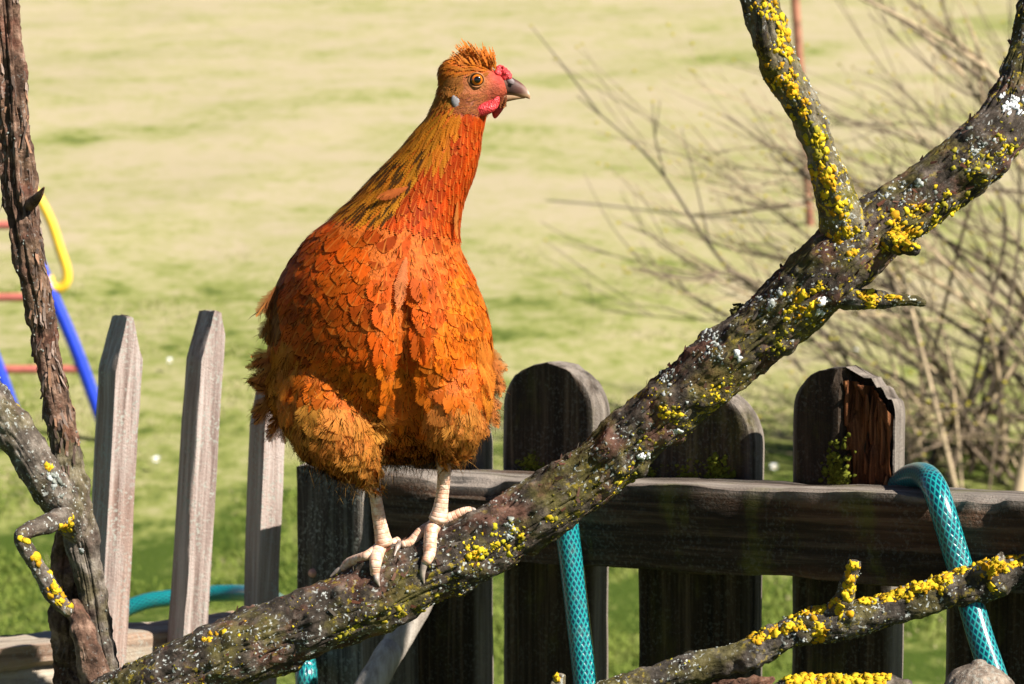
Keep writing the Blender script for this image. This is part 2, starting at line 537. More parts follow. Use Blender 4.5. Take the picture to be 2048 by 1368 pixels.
W_DARK = wood_mat('dark_weathered_wood', (0.007, 0.0045, 0.003), (0.036, 0.023, 0.014), (0.13, 0.088, 0.056), 'z', green=0.25, speck=0.12, bump=1.0, edge=0.6)
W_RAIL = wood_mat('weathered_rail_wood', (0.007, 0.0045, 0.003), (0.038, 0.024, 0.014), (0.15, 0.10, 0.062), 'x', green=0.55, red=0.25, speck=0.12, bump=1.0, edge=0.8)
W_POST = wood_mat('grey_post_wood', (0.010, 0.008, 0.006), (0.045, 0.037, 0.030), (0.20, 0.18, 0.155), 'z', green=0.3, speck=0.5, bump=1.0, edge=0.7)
W_PICK = wood_mat('pale_picket_wood', (0.12, 0.076, 0.062), (0.34, 0.265, 0.235), (0.56, 0.485, 0.45), 'z', speck=0.85, red=0.35, bump=1.0)
W_RAILP = wood_mat('pale_rail_wood', (0.13, 0.10, 0.08), (0.32, 0.26, 0.20), (0.48, 0.41, 0.33), 'x', red=0.5, speck=0.4)
W_ROT = wood_mat('rotten_red_wood', (0.014, 0.006, 0.003), (0.13, 0.045, 0.016), (0.48, 0.20, 0.075), 'z', bump=1.0)

B_ANG = R(40)
OR_ = Q(690, 1000, 2.68); OR_.z = 0
front_at = line_solver(OR_, -B_ANG, 0.0)        # front plane of the boards
rail_at = line_solver(OR_, -B_ANG, 0.071)       # front plane of the rail
N_R = Vector((math.sin(-B_ANG), -math.cos(-B_ANG), 0))

def fence_frame(p, phi, lean=0.0):
    return Matrix.Translation(p) @ Matrix.Rotation(phi, 4, 'Z') @ Matrix.Rotation(lean, 4, 'Y')

def build_dark_fence():
    base = front_at(1500)[0]
    fence = thing('board_fence', base, 'dark weathered wooden fence with round-topped boards and a long rail, right of the hen', 'fence')
    TH = 0.024
    boards = [(790, 957, 800, 0), (1003, 1188, 726, 1), (1273, 1498, 770, 2), (1580, 1781, 733, 3), (1888, 2100, 1040, 4), (2180, 2400, 1040, 5)]
    made = []
    for l, r, ytop, k in boards:
        pl, tl = front_at(l); pr, tr = front_at(r)
        w = tr - tl
        c = (pl + pr) / 2
        L = z_at((l + r) / 2, ytop, c)
        R0 = w / 2
        def top(z, L=L, R0=R0, k=k):
            q = (z - (L - R0 * 0.86)) / (R0 * 0.86)
            if q <= 0: return (R0, R0)
            h = R0 * math.sqrt(max(0.0, 1 - min(1, q) ** 2.3))
            return (h, h)
        notch = None
        if k == 3:
            def notch(V, ring, zs, L=L, R0=R0):
                x = V[..., 0] / R0
                fr = (ring[None, :, 1] < -0.9)
                m = fr * np.clip((x + 0.06) / 0.05, 0, 1) * np.clip((0.97 - x) / 0.04, 0, 1) * np.clip((V[..., 2] - (L - 0.135)) / 0.01, 0, 1)
                dep = 0.010 + 0.004 * fbm(V * [150, 0, 14], 3, 77) + 0.006 * np.clip(vnoise(V * [60, 0, 45], 12), 0, 1)
                V[..., 1] += m * np.clip(dep + 0.006, 0.004, 0.0225)
                t = np.clip((V[..., 2] - (L - 0.035)) / 0.03, 0, 1) * (x > 0.1)
                V[..., 2] -= t * (0.006 + 0.008 * vnoise(V * [170, 20, 0], 31)) * np.clip(x * 2, 0, 1)
                return V
        M = fence_frame(c - N_R * (TH / 2), -B_ANG)
        me = plank_mesh(w, TH, L, top, 20 + k, notch=notch)
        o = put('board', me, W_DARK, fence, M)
        if k == 3:
            o['label'] = 'board with a rotted, splintered hollow in its round top'
            # splinters standing in the rotted hollow
            sp = []
            for q in range(34):
                x = R0 * (0.0 + 0.92 * rng.random())
                z0 = L - 0.125 + 0.10 * rng.random() * (1 - 0.35 * x / R0)
                ln = 0.014 + 0.045 * rng.random()
                z1 = min(z0 + ln, L - 0.012 - 0.045 * max(0, x / R0) ** 2)
                if z1 - z0 < 0.008: continue
                yy = -TH / 2 + 0.006 + 0.009 * rng.random()
                rr = 0.0011 + 0.0016 * rng.random()
                sp.append(tube([(x, yy, z0), (x + 0.0008 * rng.normal(), yy + 0.001 * rng.normal(), (z0 + z1) / 2), (x + 0.001 * rng.normal(), yy, z1)],
                               [rr, rr, rr * 0.5], 5, 0.006))
            V, F, U = merge(sp)
            put('splinter_cluster', mesh('splinters', V, F, U, smooth=False), W_ROT, o, M, label='reddish brown splinters in the rotted hollow', kind='stuff')
            cols = [(R0 * (-0.04), R0 * 0.94)]
            # rotten heartwood facing of the hollow
            xs = np.linspace(-0.03 * R0, 0.93 * R0, 40); zz = np.linspace(L - 0.13, L - 0.010, 44)
            X, Z = np.meshgrid(xs, zz)
            Zt = L - 0.006 - 0.86 * R0 * (1 - np.sqrt(np.clip(1 - (np.abs(X) / R0) ** 2, 0, 1))) - 0.006
            Z = np.minimum(Z, Zt)
            P3 = np.stack([X, 0 * X, Z], -1)
            Yv = -TH / 2 + 0.009 + 0.0065 * fbm(P3 * [190, 0, 16], 4, 78) + 0.009 * np.clip(vnoise(P3 * [75, 0, 42], 12), -0.2, 1)
            Yv = np.clip(Yv, -TH / 2 + 0.0015, TH / 2 - 0.006)
            Vr = np.stack([X, Yv, Z], -1).reshape(-1, 3)
            i, j = np.meshgrid(np.arange(43), np.arange(39), indexing='ij')
            Fr = np.stack([i * 40 + j, i * 40 + j + 1, (i + 1) * 40 + j + 1, (i + 1) * 40 + j], -1).reshape(-1, 4)
            put('rotten_heartwood', mesh('rot', Vr, Fr), W_ROT, o, M)
        made.append((o, M, w, L, k))
    # rail: straight bar with worn faces, rising a little to the right
    pa, ta = rail_at(742); pb, tb = rail_at(2330)
    z0 = z_at(800, 950, pa); z1 = z_at(2048, 999, rail_at(2048)[0])
    sl = (z1 - z0) / (rail_at(2048)[1] - ta)
    Lr, H, D = tb - ta, 0.072, 0.070
    n = 170
    xs = np.linspace(0, Lr, n)
    ring = []
    for q in np.linspace(-1, 1, 9): ring.append((-1, q))
    for q in np.linspace(-0.75, 1, 7): ring.append((q, 1))
    for q in np.linspace(0.75, -1, 8): ring.append((1, q))
    for q in np.linspace(0.75, -0.75, 7): ring.append((q, -1))
    ring = np.array(ring, float)
    cnr = (np.abs(ring[:, 0]) > 0.99) & (np.abs(ring[:, 1]) > 0.99)
    ring[cnr] *= [0.94, 0.965]
    V = np.zeros((n, len(ring), 3))
    V[..., 0] = xs[:, None]
    V[..., 1] = ring[None, :, 0] * D / 2
    V[..., 2] = ring[None, :, 1] * H / 2
    nz = 0.0012 * fbm(V * [9, 110, 110], 4, 50) + 0.0012 * fbm(V * [20, 25, 25], 3, 51)
    V[..., 1] += nz * np.sign(ring[None, :, 0]); V[..., 2] += nz * np.sign(ring[None, :, 1])
    edge = (ring[None, :, 0] < -0.6) * (ring[None, :, 1] > 0.7)          # chipped upper front edge
    chip = np.clip(fbm(V * [22, 0, 0], 3, 61) - 0.15, 0, 1) * 0.007
    V[..., 1] += edge * chip; V[..., 2] -= edge * chip * 0.9
    m2 = len(ring)
    i, j = np.meshgrid(np.arange(n - 1), np.arange(m2), indexing='ij'); j2 = (j + 1) % m2
    F = np.stack([i * m2 + j, (i + 1) * m2 + j, (i + 1) * m2 + j2, i * m2 + j2], -1).reshape(-1, 4)
    bm = bmesh.new()
    ed = ((ring[:, 1] > 0.9) * np.clip((ring[:, 0] + 1.02) / 0.1, 0, 1))[None, :] * np.ones((n, 1))  # top face of the rail, coloured paler for its sunlit look
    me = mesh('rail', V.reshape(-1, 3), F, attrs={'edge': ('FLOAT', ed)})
    bm.from_mesh(me); bmesh.ops.holes_fill(bm, edges=[e for e in bm.edges if e.is_boundary], sides=0); bm.to_mesh(me); bm.free()
    me.set_sharp_from_angle(angle=R(40))
    M = Matrix.Translation(pa - N_R * (D / 2) + Vector((0, 0, z0 - H / 2))) @ Matrix.Rotation(-B_ANG, 4, 'Z') @ Matrix.Rotation(-math.atan(sl), 4, 'Y')
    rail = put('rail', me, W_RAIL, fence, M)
    # post at the left end
    pl, tl = rail_at(597); pr, tr = rail_at(735)
    w = tr - tl; th = 0.075
    c = (pl + pr) / 2
    Lp = z_at(690, 935, c)
    M = fence_frame(c - N_R * (th / 2 - 0.006), -B_ANG)
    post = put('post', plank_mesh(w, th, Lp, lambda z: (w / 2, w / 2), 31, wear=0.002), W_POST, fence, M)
    p = Q(637, 1127, 2.0); d = (p - CAM).normalized()
    # screw head
    cz = z_at(637, 1127, front_at(637)[0] + N_R * 0.058)
    pp = rail_at(637)[0] + N_R * 0.007; pp.z = cz
    V, F, U = tube([pp - N_R * 0.004, pp + N_R * 0.001, pp + N_R * 0.003], [0.0042, 0.0042, 0.0036], 14, 0.001)
    put('screw_head', mesh('screw', V, F, U), plain('pinkish_screw', (0.55, 0.27, 0.2), 0.5), post)
    # moss at the foot of the visible board tops
    M_MOSS = tint_mat('moss', 0.95, 0.05)
    for (o, M, w, L, k), spots in zip(made[1:4], ([(-0.42, 0.020), (-0.30, 0.016), (-0.2, 0.012)], [(-0.2, 0.014), (0.1, 0.012), (0.3, 0.02), (-0.6, 0.012), (0.5, 0.014)], [(-0.1, 0.020), (-0.05, 0.03)])):
        it = []
        zr = z_at(0, 0, rail_at(1200)[0])
        for sx, hh in spots:
            pw = M @ Vector((sx * w / 2, -TH / 2, 0))
            zt = z0 + sl * (pw - pa).dot(Vector((math.cos(-B_ANG), math.sin(-B_ANG), 0)))
            for _ in range(60):
                x = sx * w / 2 + rng.normal() * 0.006
                z = zt + abs(rng.normal()) * hh * 0.5
                pt = M @ Vector((x, -TH / 2 - 0.0005, z))
                it.append((pt, N_R + Vector((rng.normal() * .3, 0, 0.5 + rng.normal() * .3)), 0.0012 + 0.0016 * rng.random(), np.array((0.13, 0.14, 0.018)) * (0.5 + rng.random())))
        put('moss_clump', lobes(it, 1.0), M_MOSS, o, kind='stuff')
    return pa, z0, sl

rail_pa, rail_z0, rail_sl = build_dark_fence()
def rail_top(px):
    p, t = rail_at(px)
    d = Vector((math.cos(-B_ANG), math.sin(-B_ANG), 0))
    return p, rail_z0 + rail_sl * (p - rail_pa).dot(d)

A_ANG = R(33)
OL_ = Q(245, 1000, 2.62); OL_.z = 0
pick_at = line_solver(OL_, A_ANG, 0.0)
N_L = Vector((math.sin(A_ANG), -math.cos(A_ANG), 0))

def build_pickets():
    base = pick_at(300)[0]
    f = thing('picket_fence', base, 'pale weathered picket fence with three leaning pointed pickets, left of the hen', 'fence')
    # front face left/right pixel at y=900, tip row, lean, thickness
    for k, (l, r, ytip, lean, th, tl, tr, cl, cr) in enumerate([
            (219, 279, 634, 4.0, 0.034, 0.30, 0.16, 0.052, 0.040),
            (388, 440, 624, 4.6, 0.031, 0.10, 0.55, 0.046, 0.022),
            (524, 573, 760, 2.6, 0.030, 0.30, 0.25, 0.045, 0.040),
            (20, 75, 640, 3.0, 0.030, 0.2, 0.2, 0.045, 0.040)]):
        if k == 3: continue
        pl, a = pick_at(l); pr, b = pick_at(r)
        w = b - a
        c = (pl + pr) / 2
        zt = z_at(0, ytip, c)
        zm = z_at(0, 900, c)
        L = zt / math.cos(R(lean))
        h = w / 2
        def top(z, L=L, h=h, tl=tl, tr=tr, cl=cl, cr=cr):
            fl = np.clip((z - (L - cl)) / cl, 0, 1); fr = np.clip((z - (L - cr)) / cr, 0, 1)
            return (h * (1 - fl * (1 - tl)), h * (1 - fr * (1 - tr)))
        shift = math.tan(R(lean)) * zm
        d = Vector((math.cos(A_ANG), math.sin(A_ANG), 0))
        M = fence_frame(c - d * shift - N_L * (th / 2), A_ANG, R(lean))
        put('picket', plank_mesh(w, th, L, top, 40 + k, wear=0.0019), W_PICK, f, M)
    # rail behind the pickets
    H, D = 0.075, 0.06
    p0, t0 = pick_at(-160); p1, t1 = pick_at(560)
    off = N_L * (-0.036)
    q0 = pick_at(20)[0] + off; q1 = pick_at(470)[0] + off
    za, zb = z_at(0, 1300, q0), z_at(0, 1252, q1)
    sl = (zb - za) / (q1 - q0).length
    Lr = t1 - t0
    n = 110
    ring = []
    for q in np.linspace(-1, 1, 11): ring.append((-1, q))
    for q in np.linspace(-0.75, 1, 7): ring.append((q, 1))
    for q in np.linspace(0.75, -1, 8): ring.append((1, q))
    for q in np.linspace(0.75, -0.75, 7): ring.append((q, -1))
    ring = np.array(ring, float)
    V = np.zeros((n, len(ring), 3))
    V[..., 0] = np.linspace(0, Lr, n)[:, None]
    V[..., 1] = ring[None, :, 0] * D / 2 + D / 2
    V[..., 2] = ring[None, :, 1] * H / 2 - H / 2
    groove = 0.0013 * np.sin(V[..., 2] * 950 + 2 * fbm(V * [8, 0, 40], 2, 3)) * (ring[None, :, 0] < -0.9)
    nz = 0.0014 * fbm(V * [10, 110, 110], 4, 55) + 0.001 * fbm(V * [25, 25, 25], 3, 56)
    V[..., 1] += nz * np.sign(ring[None, :, 0]) - groove; V[..., 2] += nz * np.sign(ring[None, :, 1])
    rot = np.clip((0.21 - V[..., 0]) / 0.03, 0, 1) * (ring[None, :, 0] < -0.9) * (ring[None, :, 1] < 0.55)
    V[..., 1] += rot * (0.010 + 0.007 * fbm(V * [20, 0, 90], 4, 90))
    m2 = len(ring)
    i, j = np.meshgrid(np.arange(n - 1), np.arange(m2), indexing='ij'); j2 = (j + 1) % m2
    F = np.stack([i * m2 + j, (i + 1) * m2 + j, (i + 1) * m2 + j2, i * m2 + j2], -1).reshape(-1, 4)
    me = mesh('rail', V.reshape(-1, 3), F)
    bm = bmesh.new(); bm.from_mesh(me); bmesh.ops.holes_fill(bm, edges=[e for e in bm.edges if e.is_boundary], sides=0); bm.to_mesh(me); bm.free()
    me.set_sharp_from_angle(angle=R(40))
    d = Vector((math.cos(A_ANG), math.sin(A_ANG), 0))
    z00 = za + sl * ((p0 - pick_at(20)[0]).dot(d))
    M = Matrix.Translation(p0 + off + Vector((0, 0, z00))) @ Matrix.Rotation(A_ANG, 4, 'Z') @ Matrix.Rotation(-math.atan(sl), 4, 'Y')
    put('rail', me, W_RAILP, f, M)
    # post carrying the rail, below the picture
    pp = pick_at(90)[0] + off + Vector((0, 0.075, 0))
    put('post', plank_mesh(0.07, 0.07, z00 - 0.005, lambda z: (0.035, 0.035), 48), W_POST, f, fence_frame(pp, A_ANG))

build_pickets()

# ================================================================= garden hose
def hose_mat():
    t = NT('teal_braided_hose', 0.28, 0.5)
    uv = t.n('SeparateXYZ', Vector=t.uv())
    u = t.math('MULTIPLY', uv.outputs[0], 14.0)
    v = t.math('MULTIPLY', uv.outputs[1], 14.0 / (2 * math.pi * 0.011) * 0.62)
    def tri(a): return t.math('ABSOLUTE', t.math('SUBTRACT', t.math('FRACT', a), 0.5))
    d1, d2 = tri(t.math('ADD', u, v)), tri(t.math('SUBTRACT', u, v))
    line = t.math('MAXIMUM', d1, d2)
    f = t.step(line, 0.29, 0.39)
    c = t.mix(f, (0.004, 0.035, 0.07), (0.010, 0.27, 0.27))
    nz = t.noise(t.obj(), 60, 4)
    t.base(t.mix(t.math('MULTIPLY', t.step(nz, 0.48, 0.72), 0.45), c, (0.09, 0.13, 0.105)))
    t.bump(f, 0.35, 0.0008)
    t.set(t.b.inputs['Coat Weight'], 0.35); t.set(t.b.inputs['Coat Roughness'], 0.2)
    return t.m
M_HOSE = hose_mat()
HR = 0.0100

def hose(pts, label):
    V, F, U = tube(pts, [HR] * len(pts), 20, 0.006)
    put('garden_hose', mesh('garden_hose', V, F, U), M_HOSE, label=label, cat='hose', group='teal garden hoses')

def rail_pt(px, up, fw):
    p, z = rail_top(px)
    q = p + N_R * fw
    return Vector((q.x, q.y, z + up))

def on_front(px, py, fw):
    p = rail_at(px)[0] + N_R * fw
    return Vector((p.x, p.y, z_at(0, py, p)))

e1 = on_front(2046, 1395, 0.030)
hose([Vector((e1.x - 0.22, e1.y + 0.55, 0.02)), rail_pt(1500, -0.55, -0.15), rail_pt(1510, -0.25, -0.15), rail_pt(1560, -0.085, -0.14), rail_pt(1632, -0.022, -0.108), rail_pt(1706, 0.003, -0.074), rail_pt(1796, 0.0125, -0.034), rail_pt(1868, 0.008, 0.002),
      on_front(1900, 1020, 0.0125), on_front(1922, 1090, 0.0125), on_front(1952, 1180, 0.0135), on_front(1986, 1270, 0.019), on_front(2022, 1345, 0.026), e1,
      on_front(2092, 1490, 0.03), on_front(2135, 1590, 0.033), Vector((e1.x + 0.10, e1.y - 0.09, 0.42)), Vector((e1.x + 0.13, e1.y - 0.1, 0.05)), Vector((e1.x + 0.2, e1.y - 0.12, 0.012)), Vector((e1.x + 0.5, e1.y - 0.1, 0.012))],
     'teal braided hose looped over the fence rail right of the rotted board')
e2 = on_front(1204, 1400, 0.02)
hose([Vector((e2.x - 0.1, e2.y + 0.6, 0.02)), rail_pt(1220, -0.55, -0.15), rail_pt(1215, -0.22, -0.15), rail_pt(1180, -0.065, -0.135), rail_pt(1140, -0.004, -0.095), rail_pt(1156, 0.0125, -0.03), rail_pt(1158, 0.006, 0.004),
      on_front(1152, 1005, 0.0125), on_front(1153, 1060, 0.0125), on_front(1164, 1150, 0.0125), on_front(1178, 1250, 0.014), on_front(1192, 1330, 0.017), e2, on_front(1216, 1480, 0.022), on_front(1232, 1600, 0.026),
      Vector((e2.x + 0.05, e2.y - 0.05, 0.3)), Vector((e2.x + 0.06, e2.y - 0.06, 0.06)), Vector((e2.x + 0.15, e2.y - 0.1, 0.012)), Vector((e2.x + 0.4, e2.y - 0.12, 0.012))],
     'teal braided hose hanging straight down in front of the dark boards below the branch')
a1 = Q(612, 1420, 2.5)
hose([Vector((Q(214, 1300, 3.4).x, 3.42, 0.012)), Vector((Q(214, 1300, 3.4).x, 3.4, 0.30)), Q(216, 1300, 3.4), Q(232, 1235, 3.4), Q(280, 1207, 3.4), Q(340, 1196, 3.4), Q(430, 1187, 3.4), Q(500, 1188, 3.35), Q(556, 1204, 3.2), Q(590, 1250, 2.9), Q(607, 1310, 2.62), Q(612, 1350, 2.56), Q(614, 1440, 2.55),
      Vector((a1.x, 2.56, 0.3)), Vector((a1.x + 0.02, 2.54, 0.05)), Vector((a1.x + 0.12, 2.5, 0.012)), Vector((a1.x + 0.3, 2.5, 0.012))],
     'teal braided hose passing behind the pale pickets')

# ================================================================= branches
def barky(amp, seed, crack=0.0, knob=0.0, along=1.0):
    def f(V, a, S, r):
        d = amp * (1.3 * fbm(V * 28, 3, seed) + 0.75 * fbm(V * 95, 3, seed + 4) + 0.45 * fbm(V * 300, 2, seed + 8))
        if crack:
            P = np.stack([np.cos(a) * 2.2, np.sin(a) * 2.2, S * 11 * along], -1)
            q = 1 - np.abs(fbm(P * 1.6, 4, seed + 11))
            d = d - crack * np.clip((q - 0.80) / 0.2, 0, 1) ** 1.5
        if knob:
            d = d + knob * np.clip(fbm(V * 55, 2, seed + 20) - 0.25, 0, 1)
        return d
    return f

BARK = bark_mat('lichened_bark', (0.010, 0.008, 0.006), (0.050, 0.038, 0.029), (0.19, 0.15, 0.12), red=0.6, olive=0.6, white=0.85, yellow=0.55)
BARK_DARK = bark_mat('dark_wet_bark', (0.010, 0.008, 0.006), (0.048, 0.039, 0.031), (0.18, 0.155, 0.13), red=0.1, olive=0.5, white=0.9, yellow=0.4)
BARK_GREY = bark_mat('grey_bark', (0.018, 0.014, 0.011), (0.10, 0.08, 0.064), (0.32, 0.275, 0.23), red=0.15, olive=0.35, white=0.75, yellow=0.08)
BARK_PEEL = bark_mat('peeling_brown_bark', (0.014, 0.008, 0.006), (0.125, 0.070, 0.047), (0.44, 0.28, 0.20), red=0.8, olive=0.1, white=0.25, yellow=0.0, grain=1.5)

YB = 2.10
def build_perch():
    S0 = 0.36 * YB / 2048
    pp = [(-420, 2300, 2.30, 85), (-150, 1850, 2.22, 84), (120, 1530, 2.15, 82), (300, 1392, 2.11, 78), (450, 1312, YB, 74), (600, 1252, YB, 70), (700, 1214, YB, 72), (770, 1180, YB, 76), (850, 1140, YB, 71), (950, 1094, YB, 68), (1060, 1030, YB, 66), (1180, 948, YB, 62),
          (1300, 848, 2.09, 62), (1440, 732, 2.08, 66), (1560, 632, 2.07, 68), (1660, 540, 2.06, 73), (1740, 470, 2.06, 70), (1820, 412, 2.06, 63), (1910, 345, 2.06, 60), (1990, 272, 2.06, 60), (2042, 195, 2.07, 52), (2062, 100, 2.08, 44), (2080, 0, 2.09, 40), (2110, -140, 2.1, 36), (2160, -330, 2.1, 30)]
    root = thing('lichened_branch', Q(-420, 2300, 2.30), 'thick diagonal branch crusted with lichen that the hen stands on', 'branch')
    main = tube([Q(x, y, Y) for x, y, Y, r in pp], [r * S0 for *_, r in pp], 150, 0.0022, barky(0.0012, 3, 0.0030, 0.0045, along=0.6))
    V, F, U = main
    limb_o = put('limb', mesh('limb', *main), BARK, root)
    sp = [(1712, 540, 2.06, 40), (1694, 468, 2.05, 44), (1672, 405, 2.045, 40), (1655, 345, 2.04, 33), (1634, 285, 2.04, 32), (1605, 215, 2.04, 34), (1570, 152, 2.04, 36), (1545, 80, 2.04, 34), (1522, 10, 2.04, 35), (1496, -80, 2.04, 32), (1470, -260, 2.05, 28)]
    fork = tube([Q(x, y, Y) for x, y, Y, r in sp], [r * S0 for *_, r in sp], 90, 0.0020, barky(0.0011, 13, 0.0016, 0.003))
    fork_o = put('side_limb', mesh('side_limb', *fork), bark_mat('yellow_lichened_bark', (0.03, 0.024, 0.016), (0.14, 0.115, 0.07), (0.30, 0.27, 0.21), red=0.0, olive=1.0, white=0.8, yellow=0.9), root)
    stubs = [([(1660, 590, 2.055, 26), (1715, 598, 2.045, 22), (1770, 600, 2.045, 18), (1815, 600, 2.045, 15), (1848, 606, 2.045, 8)], 'stub'),
             ([(1775, 480, 2.04, 18), (1800, 492, 2.03, 14), (1832, 498, 2.02, 11)], 'stub'),
             ([(1535, 130, 2.03, 14), (1527, 90, 2.012, 13), (1522, 40, 2.0, 10), (1518, 18, 2.0, 8)], 'stub')]
    st = []
    for k, (q, nm) in enumerate(stubs):
        t_ = tube([Q(x, y, Y) for x, y, Y, r in q], [r * S0 for *_, r in q], 36, 0.002, barky(0.0010, 60 + k, 0.001, 0.002))
        st.append(t_)
        put(nm, mesh(nm, *t_), BARK_DARK, root)
    allb = bvh_of([main, fork] + st)
    bm_ = bvh_of([main])
    # flakes of loosened bark and lichen
    yel = []
    yd = [YEL, YEL, ORA]
    for x, y, rx, ry, n, c, sz, an in [
            (965, 1095, 46, 26, 150, [YEL, YEL, (0.5, 0.42, 0.02)], .0014, -.6), (945, 1115, 16, 12, 25, yd, .0013, 0), (1035, 1075, 24, 30, 60, [OLI, YEL], .0012, 0), (1100, 1032, 16, 12, 30, [OLI, YEL], .0012, 0),
            (1800, 465, 40, 44, 240, yd, .0017, .8), (1830, 420, 24, 18, 60, yd, .0014, 0), (1885, 440, 30, 60, 160, [YEL, OLI], .0013, .7), (1690, 470, 26, 30, 90, yd, .0015, 0), (1612, 605, 40, 28, 130, yd, .0015, -.3), (1705, 505, 15, 25, 30, yd, .0012, 0),
            (1345, 825, 24, 24, 60, [OLI, YEL], .0012, 0), (1440, 790, 20, 50, 80, [OLI, YEL], .0011, .8), (1250, 960, 16, 40, 50, [OLI, YEL], .0011, .8), (1290, 890, 12, 14, 20, [OLI, YEL], .0011, 0), (1700, 640, 14, 40, 60, [OLI, YEL], .0011, .8), (880, 1215, 50, 20, 90, [OLI, (0.4, 0.32, 0.02)], .0012, -.5),
            (1560, 690, 14, 50, 50, [OLI, YEL], .0011, .8), (1940, 330, 40, 30, 70, [OLI, YEL], .0012, 0), (2010, 290, 30, 30, 70, [OLI, YEL], .0012, 0), (420, 1275, 26, 8, 40, yd, .0013, -.5), (478, 1252, 10, 16, 22, yd, .0013, 0), (700, 1265, 60, 24, 70, [OLI], .0012, -.4), (800, 1225, 40, 18, 60, [OLI, (.4, .3, .02)], .0012, -.4)]:
        yel += crust(allb, x, y, rx, ry, n, c, sz, an)
    # side limb: nearly covered
    for y, x, n, c in [(20, 1530, 110, yd), (60, 1560, 120, yd), (100, 1567, 100, yd), (150, 1560, 150, [YEL, ORA, ORA]), (185, 1580, 150, [YEL, ORA, ORA]), (215, 1585, 70, yd), (240, 1620, 50, [OLI, YEL]), (275, 1635, 90, [YEL, OLI]), (310, 1635, 90, [YEL, OLI]), (345, 1645, 130, yd), (380, 1660, 130, yd), (420, 1675, 70, yd)]:
        yel += crust(allb, x + 4, y, 30, 24, int(n * .55), c, .0015, 0)
    yel += crust(allb, 1735, 592, 26, 12, 90, yd, .0014, .3) + crust(allb, 1775, 590, 26, 8, 40, [YEL, ORA], .0013, .1) + crust(allb, 1742, 612, 10, 10, 30, yd, .0013)
    put('yellow_lichen', lobes(yel, 0.6), M_LICHEN, limb_o, kind='stuff', label='bright yellow lichen crusts on the branch')
    gry = specks(V, F, 1000, [GRY, GRY, WHT, (0.26, 0.30, 0.27)], .0011, 5, 26, 0.25, (0.2, -0.6, 0.5)) + specks(fork[0], fork[1], 260, [GRY, WHT], .0011, 8, 30, 0.1, (0.2, -0.8, 0.2))
    gry += specks(V, F, 900, [OLI, (0.16, 0.14, 0.02)], .0011, 6, 22, 0.25, (0, -0.8, -0.3)) + specks(V, F, 700, [YEL, OLI, (0.4, 0.3, 0.02)], .0009, 12, 26, 0.45, (0, -0.8, -0.1))
    for x, y, rx, ry, n in [(1530, 600, 40, 40, 120), (1430, 690, 50, 40, 150), (1800, 380, 60, 30, 100), (1960, 300, 40, 40, 90), (1020, 1060, 14, 20, 50), (1240, 1010, 10, 30, 30), (1560, 300, 10, 20, 20), (1655, 230, 12, 50, 60), (1520, 180, 10, 30, 40), (1330, 740, 30, 30, 60)]:
        gry += crust(allb, x, y, rx, ry, n, [GRY, WHT, WHT], .0011)
    put('grey_lichen', lobes(gry, 0.5), M_LICHEN, limb_o, kind='stuff')
    wh = []
    for x, y, rx, ry, n in [(2030, 205, 22, 26, 120), (1640, 603, 12, 6, 34), (1640, 627, 9, 7, 24), (1285, 915, 10, 6, 26), (1352, 862, 5, 3, 8), (1477, 710, 9, 5, 16)]:
        wh += crust(allb, x, y, rx, ry, n, [(0.8, 0.82, 0.84)], .0016)
    put('bird_dropping', lobes(wh, 0.25), M_LICHEN, limb_o, kind='stuff')
    # loose bark flakes on the upper side
    fl = []
    c = V[F].mean(1)
    nn = np.cross(V[F[:, 1]] - V[F[:, 0]], V[F[:, 3]] - V[F[:, 0]]); nn /= np.linalg.norm(nn, axis=1)[:, None] + 1e-12
    wgt = np.clip(nn[:, 2] * 0.8 - nn[:, 1] * 0.3 + 0.1, 0, 1) * (c[:, 2] > 0.8) * (0.25 + (fbm(c * 14, 3, 44) > 0.0))
    for i in rng.choice(len(F), 420, p=wgt / wgt.sum()):
        n0 = Vector(nn[i]); t = (V[F[i, 3]] - V[F[i, 0]]); t = Vector(t).normalized()
        s = n0.cross(t)
        an = rng.normal() * 0.8
        d = t * math.cos(an) + s * math.sin(an)
        L, w, lift = 0.0025 + 0.005 * rng.random(), 0.0006 + 0.0012 * rng.random(), 0.0008 + 0.0022 * rng.random()
        e = n0.cross(d)
        p = Vector(c[i])
        fl.append((p - d * L * .5 - e * w, p - d * L * .5 + e * w, p + d * L * .5 + e * w * .25 + n0 * lift, p + d * L * .3 - e * w * .9 + n0 * lift * .8))
    Vf = np.array([[list(q) for q in f_] for f_ in fl]).reshape(-1, 3)
    cc = np.array([(0.15, 0.055, 0.032), (0.20, 0.10, 0.065), (0.08, 0.04, 0.028), (0.10, 0.08, 0.06)])[rng.integers(0, 4, len(fl))] * (0.7 + 0.6 * rng.random((len(fl), 1)))
    cc = np.repeat(np.column_stack([cc, np.ones(len(fl))]), 4, 0)
    put('bark_flakes', mesh('bark_flakes', Vf, np.arange(len(Vf)).reshape(-1, 4), attrs={'tint': ('FLOAT_COLOR', cc)}, smooth=False), tint_mat('bark_flake', 0.8), limb_o, kind='stuff')
    # dark moss pads on the ridge
    ms = []
    for x, y in [(1478, 622), (1640, 478), (1805, 352), (1600, 520)]:
        h = bm_.find_nearest(Q(x, y, 2.08))
        for _ in range(36):
            ms.append((h[0] + Vector(rng.normal(size=3) * 0.0022), Vector((0.0, -0.3, 1)) + Vector(rng.normal(size=3) * .3), 0.0012 + 0.001 * rng.random(), np.array((0.06, 0.055, 0.012)) * (0.6 + rng.random())))
    put('moss_clump', lobes(ms, 0.9), M_LICHEN, limb_o, kind='stuff')
    return bm_

PERCH = build_perch()

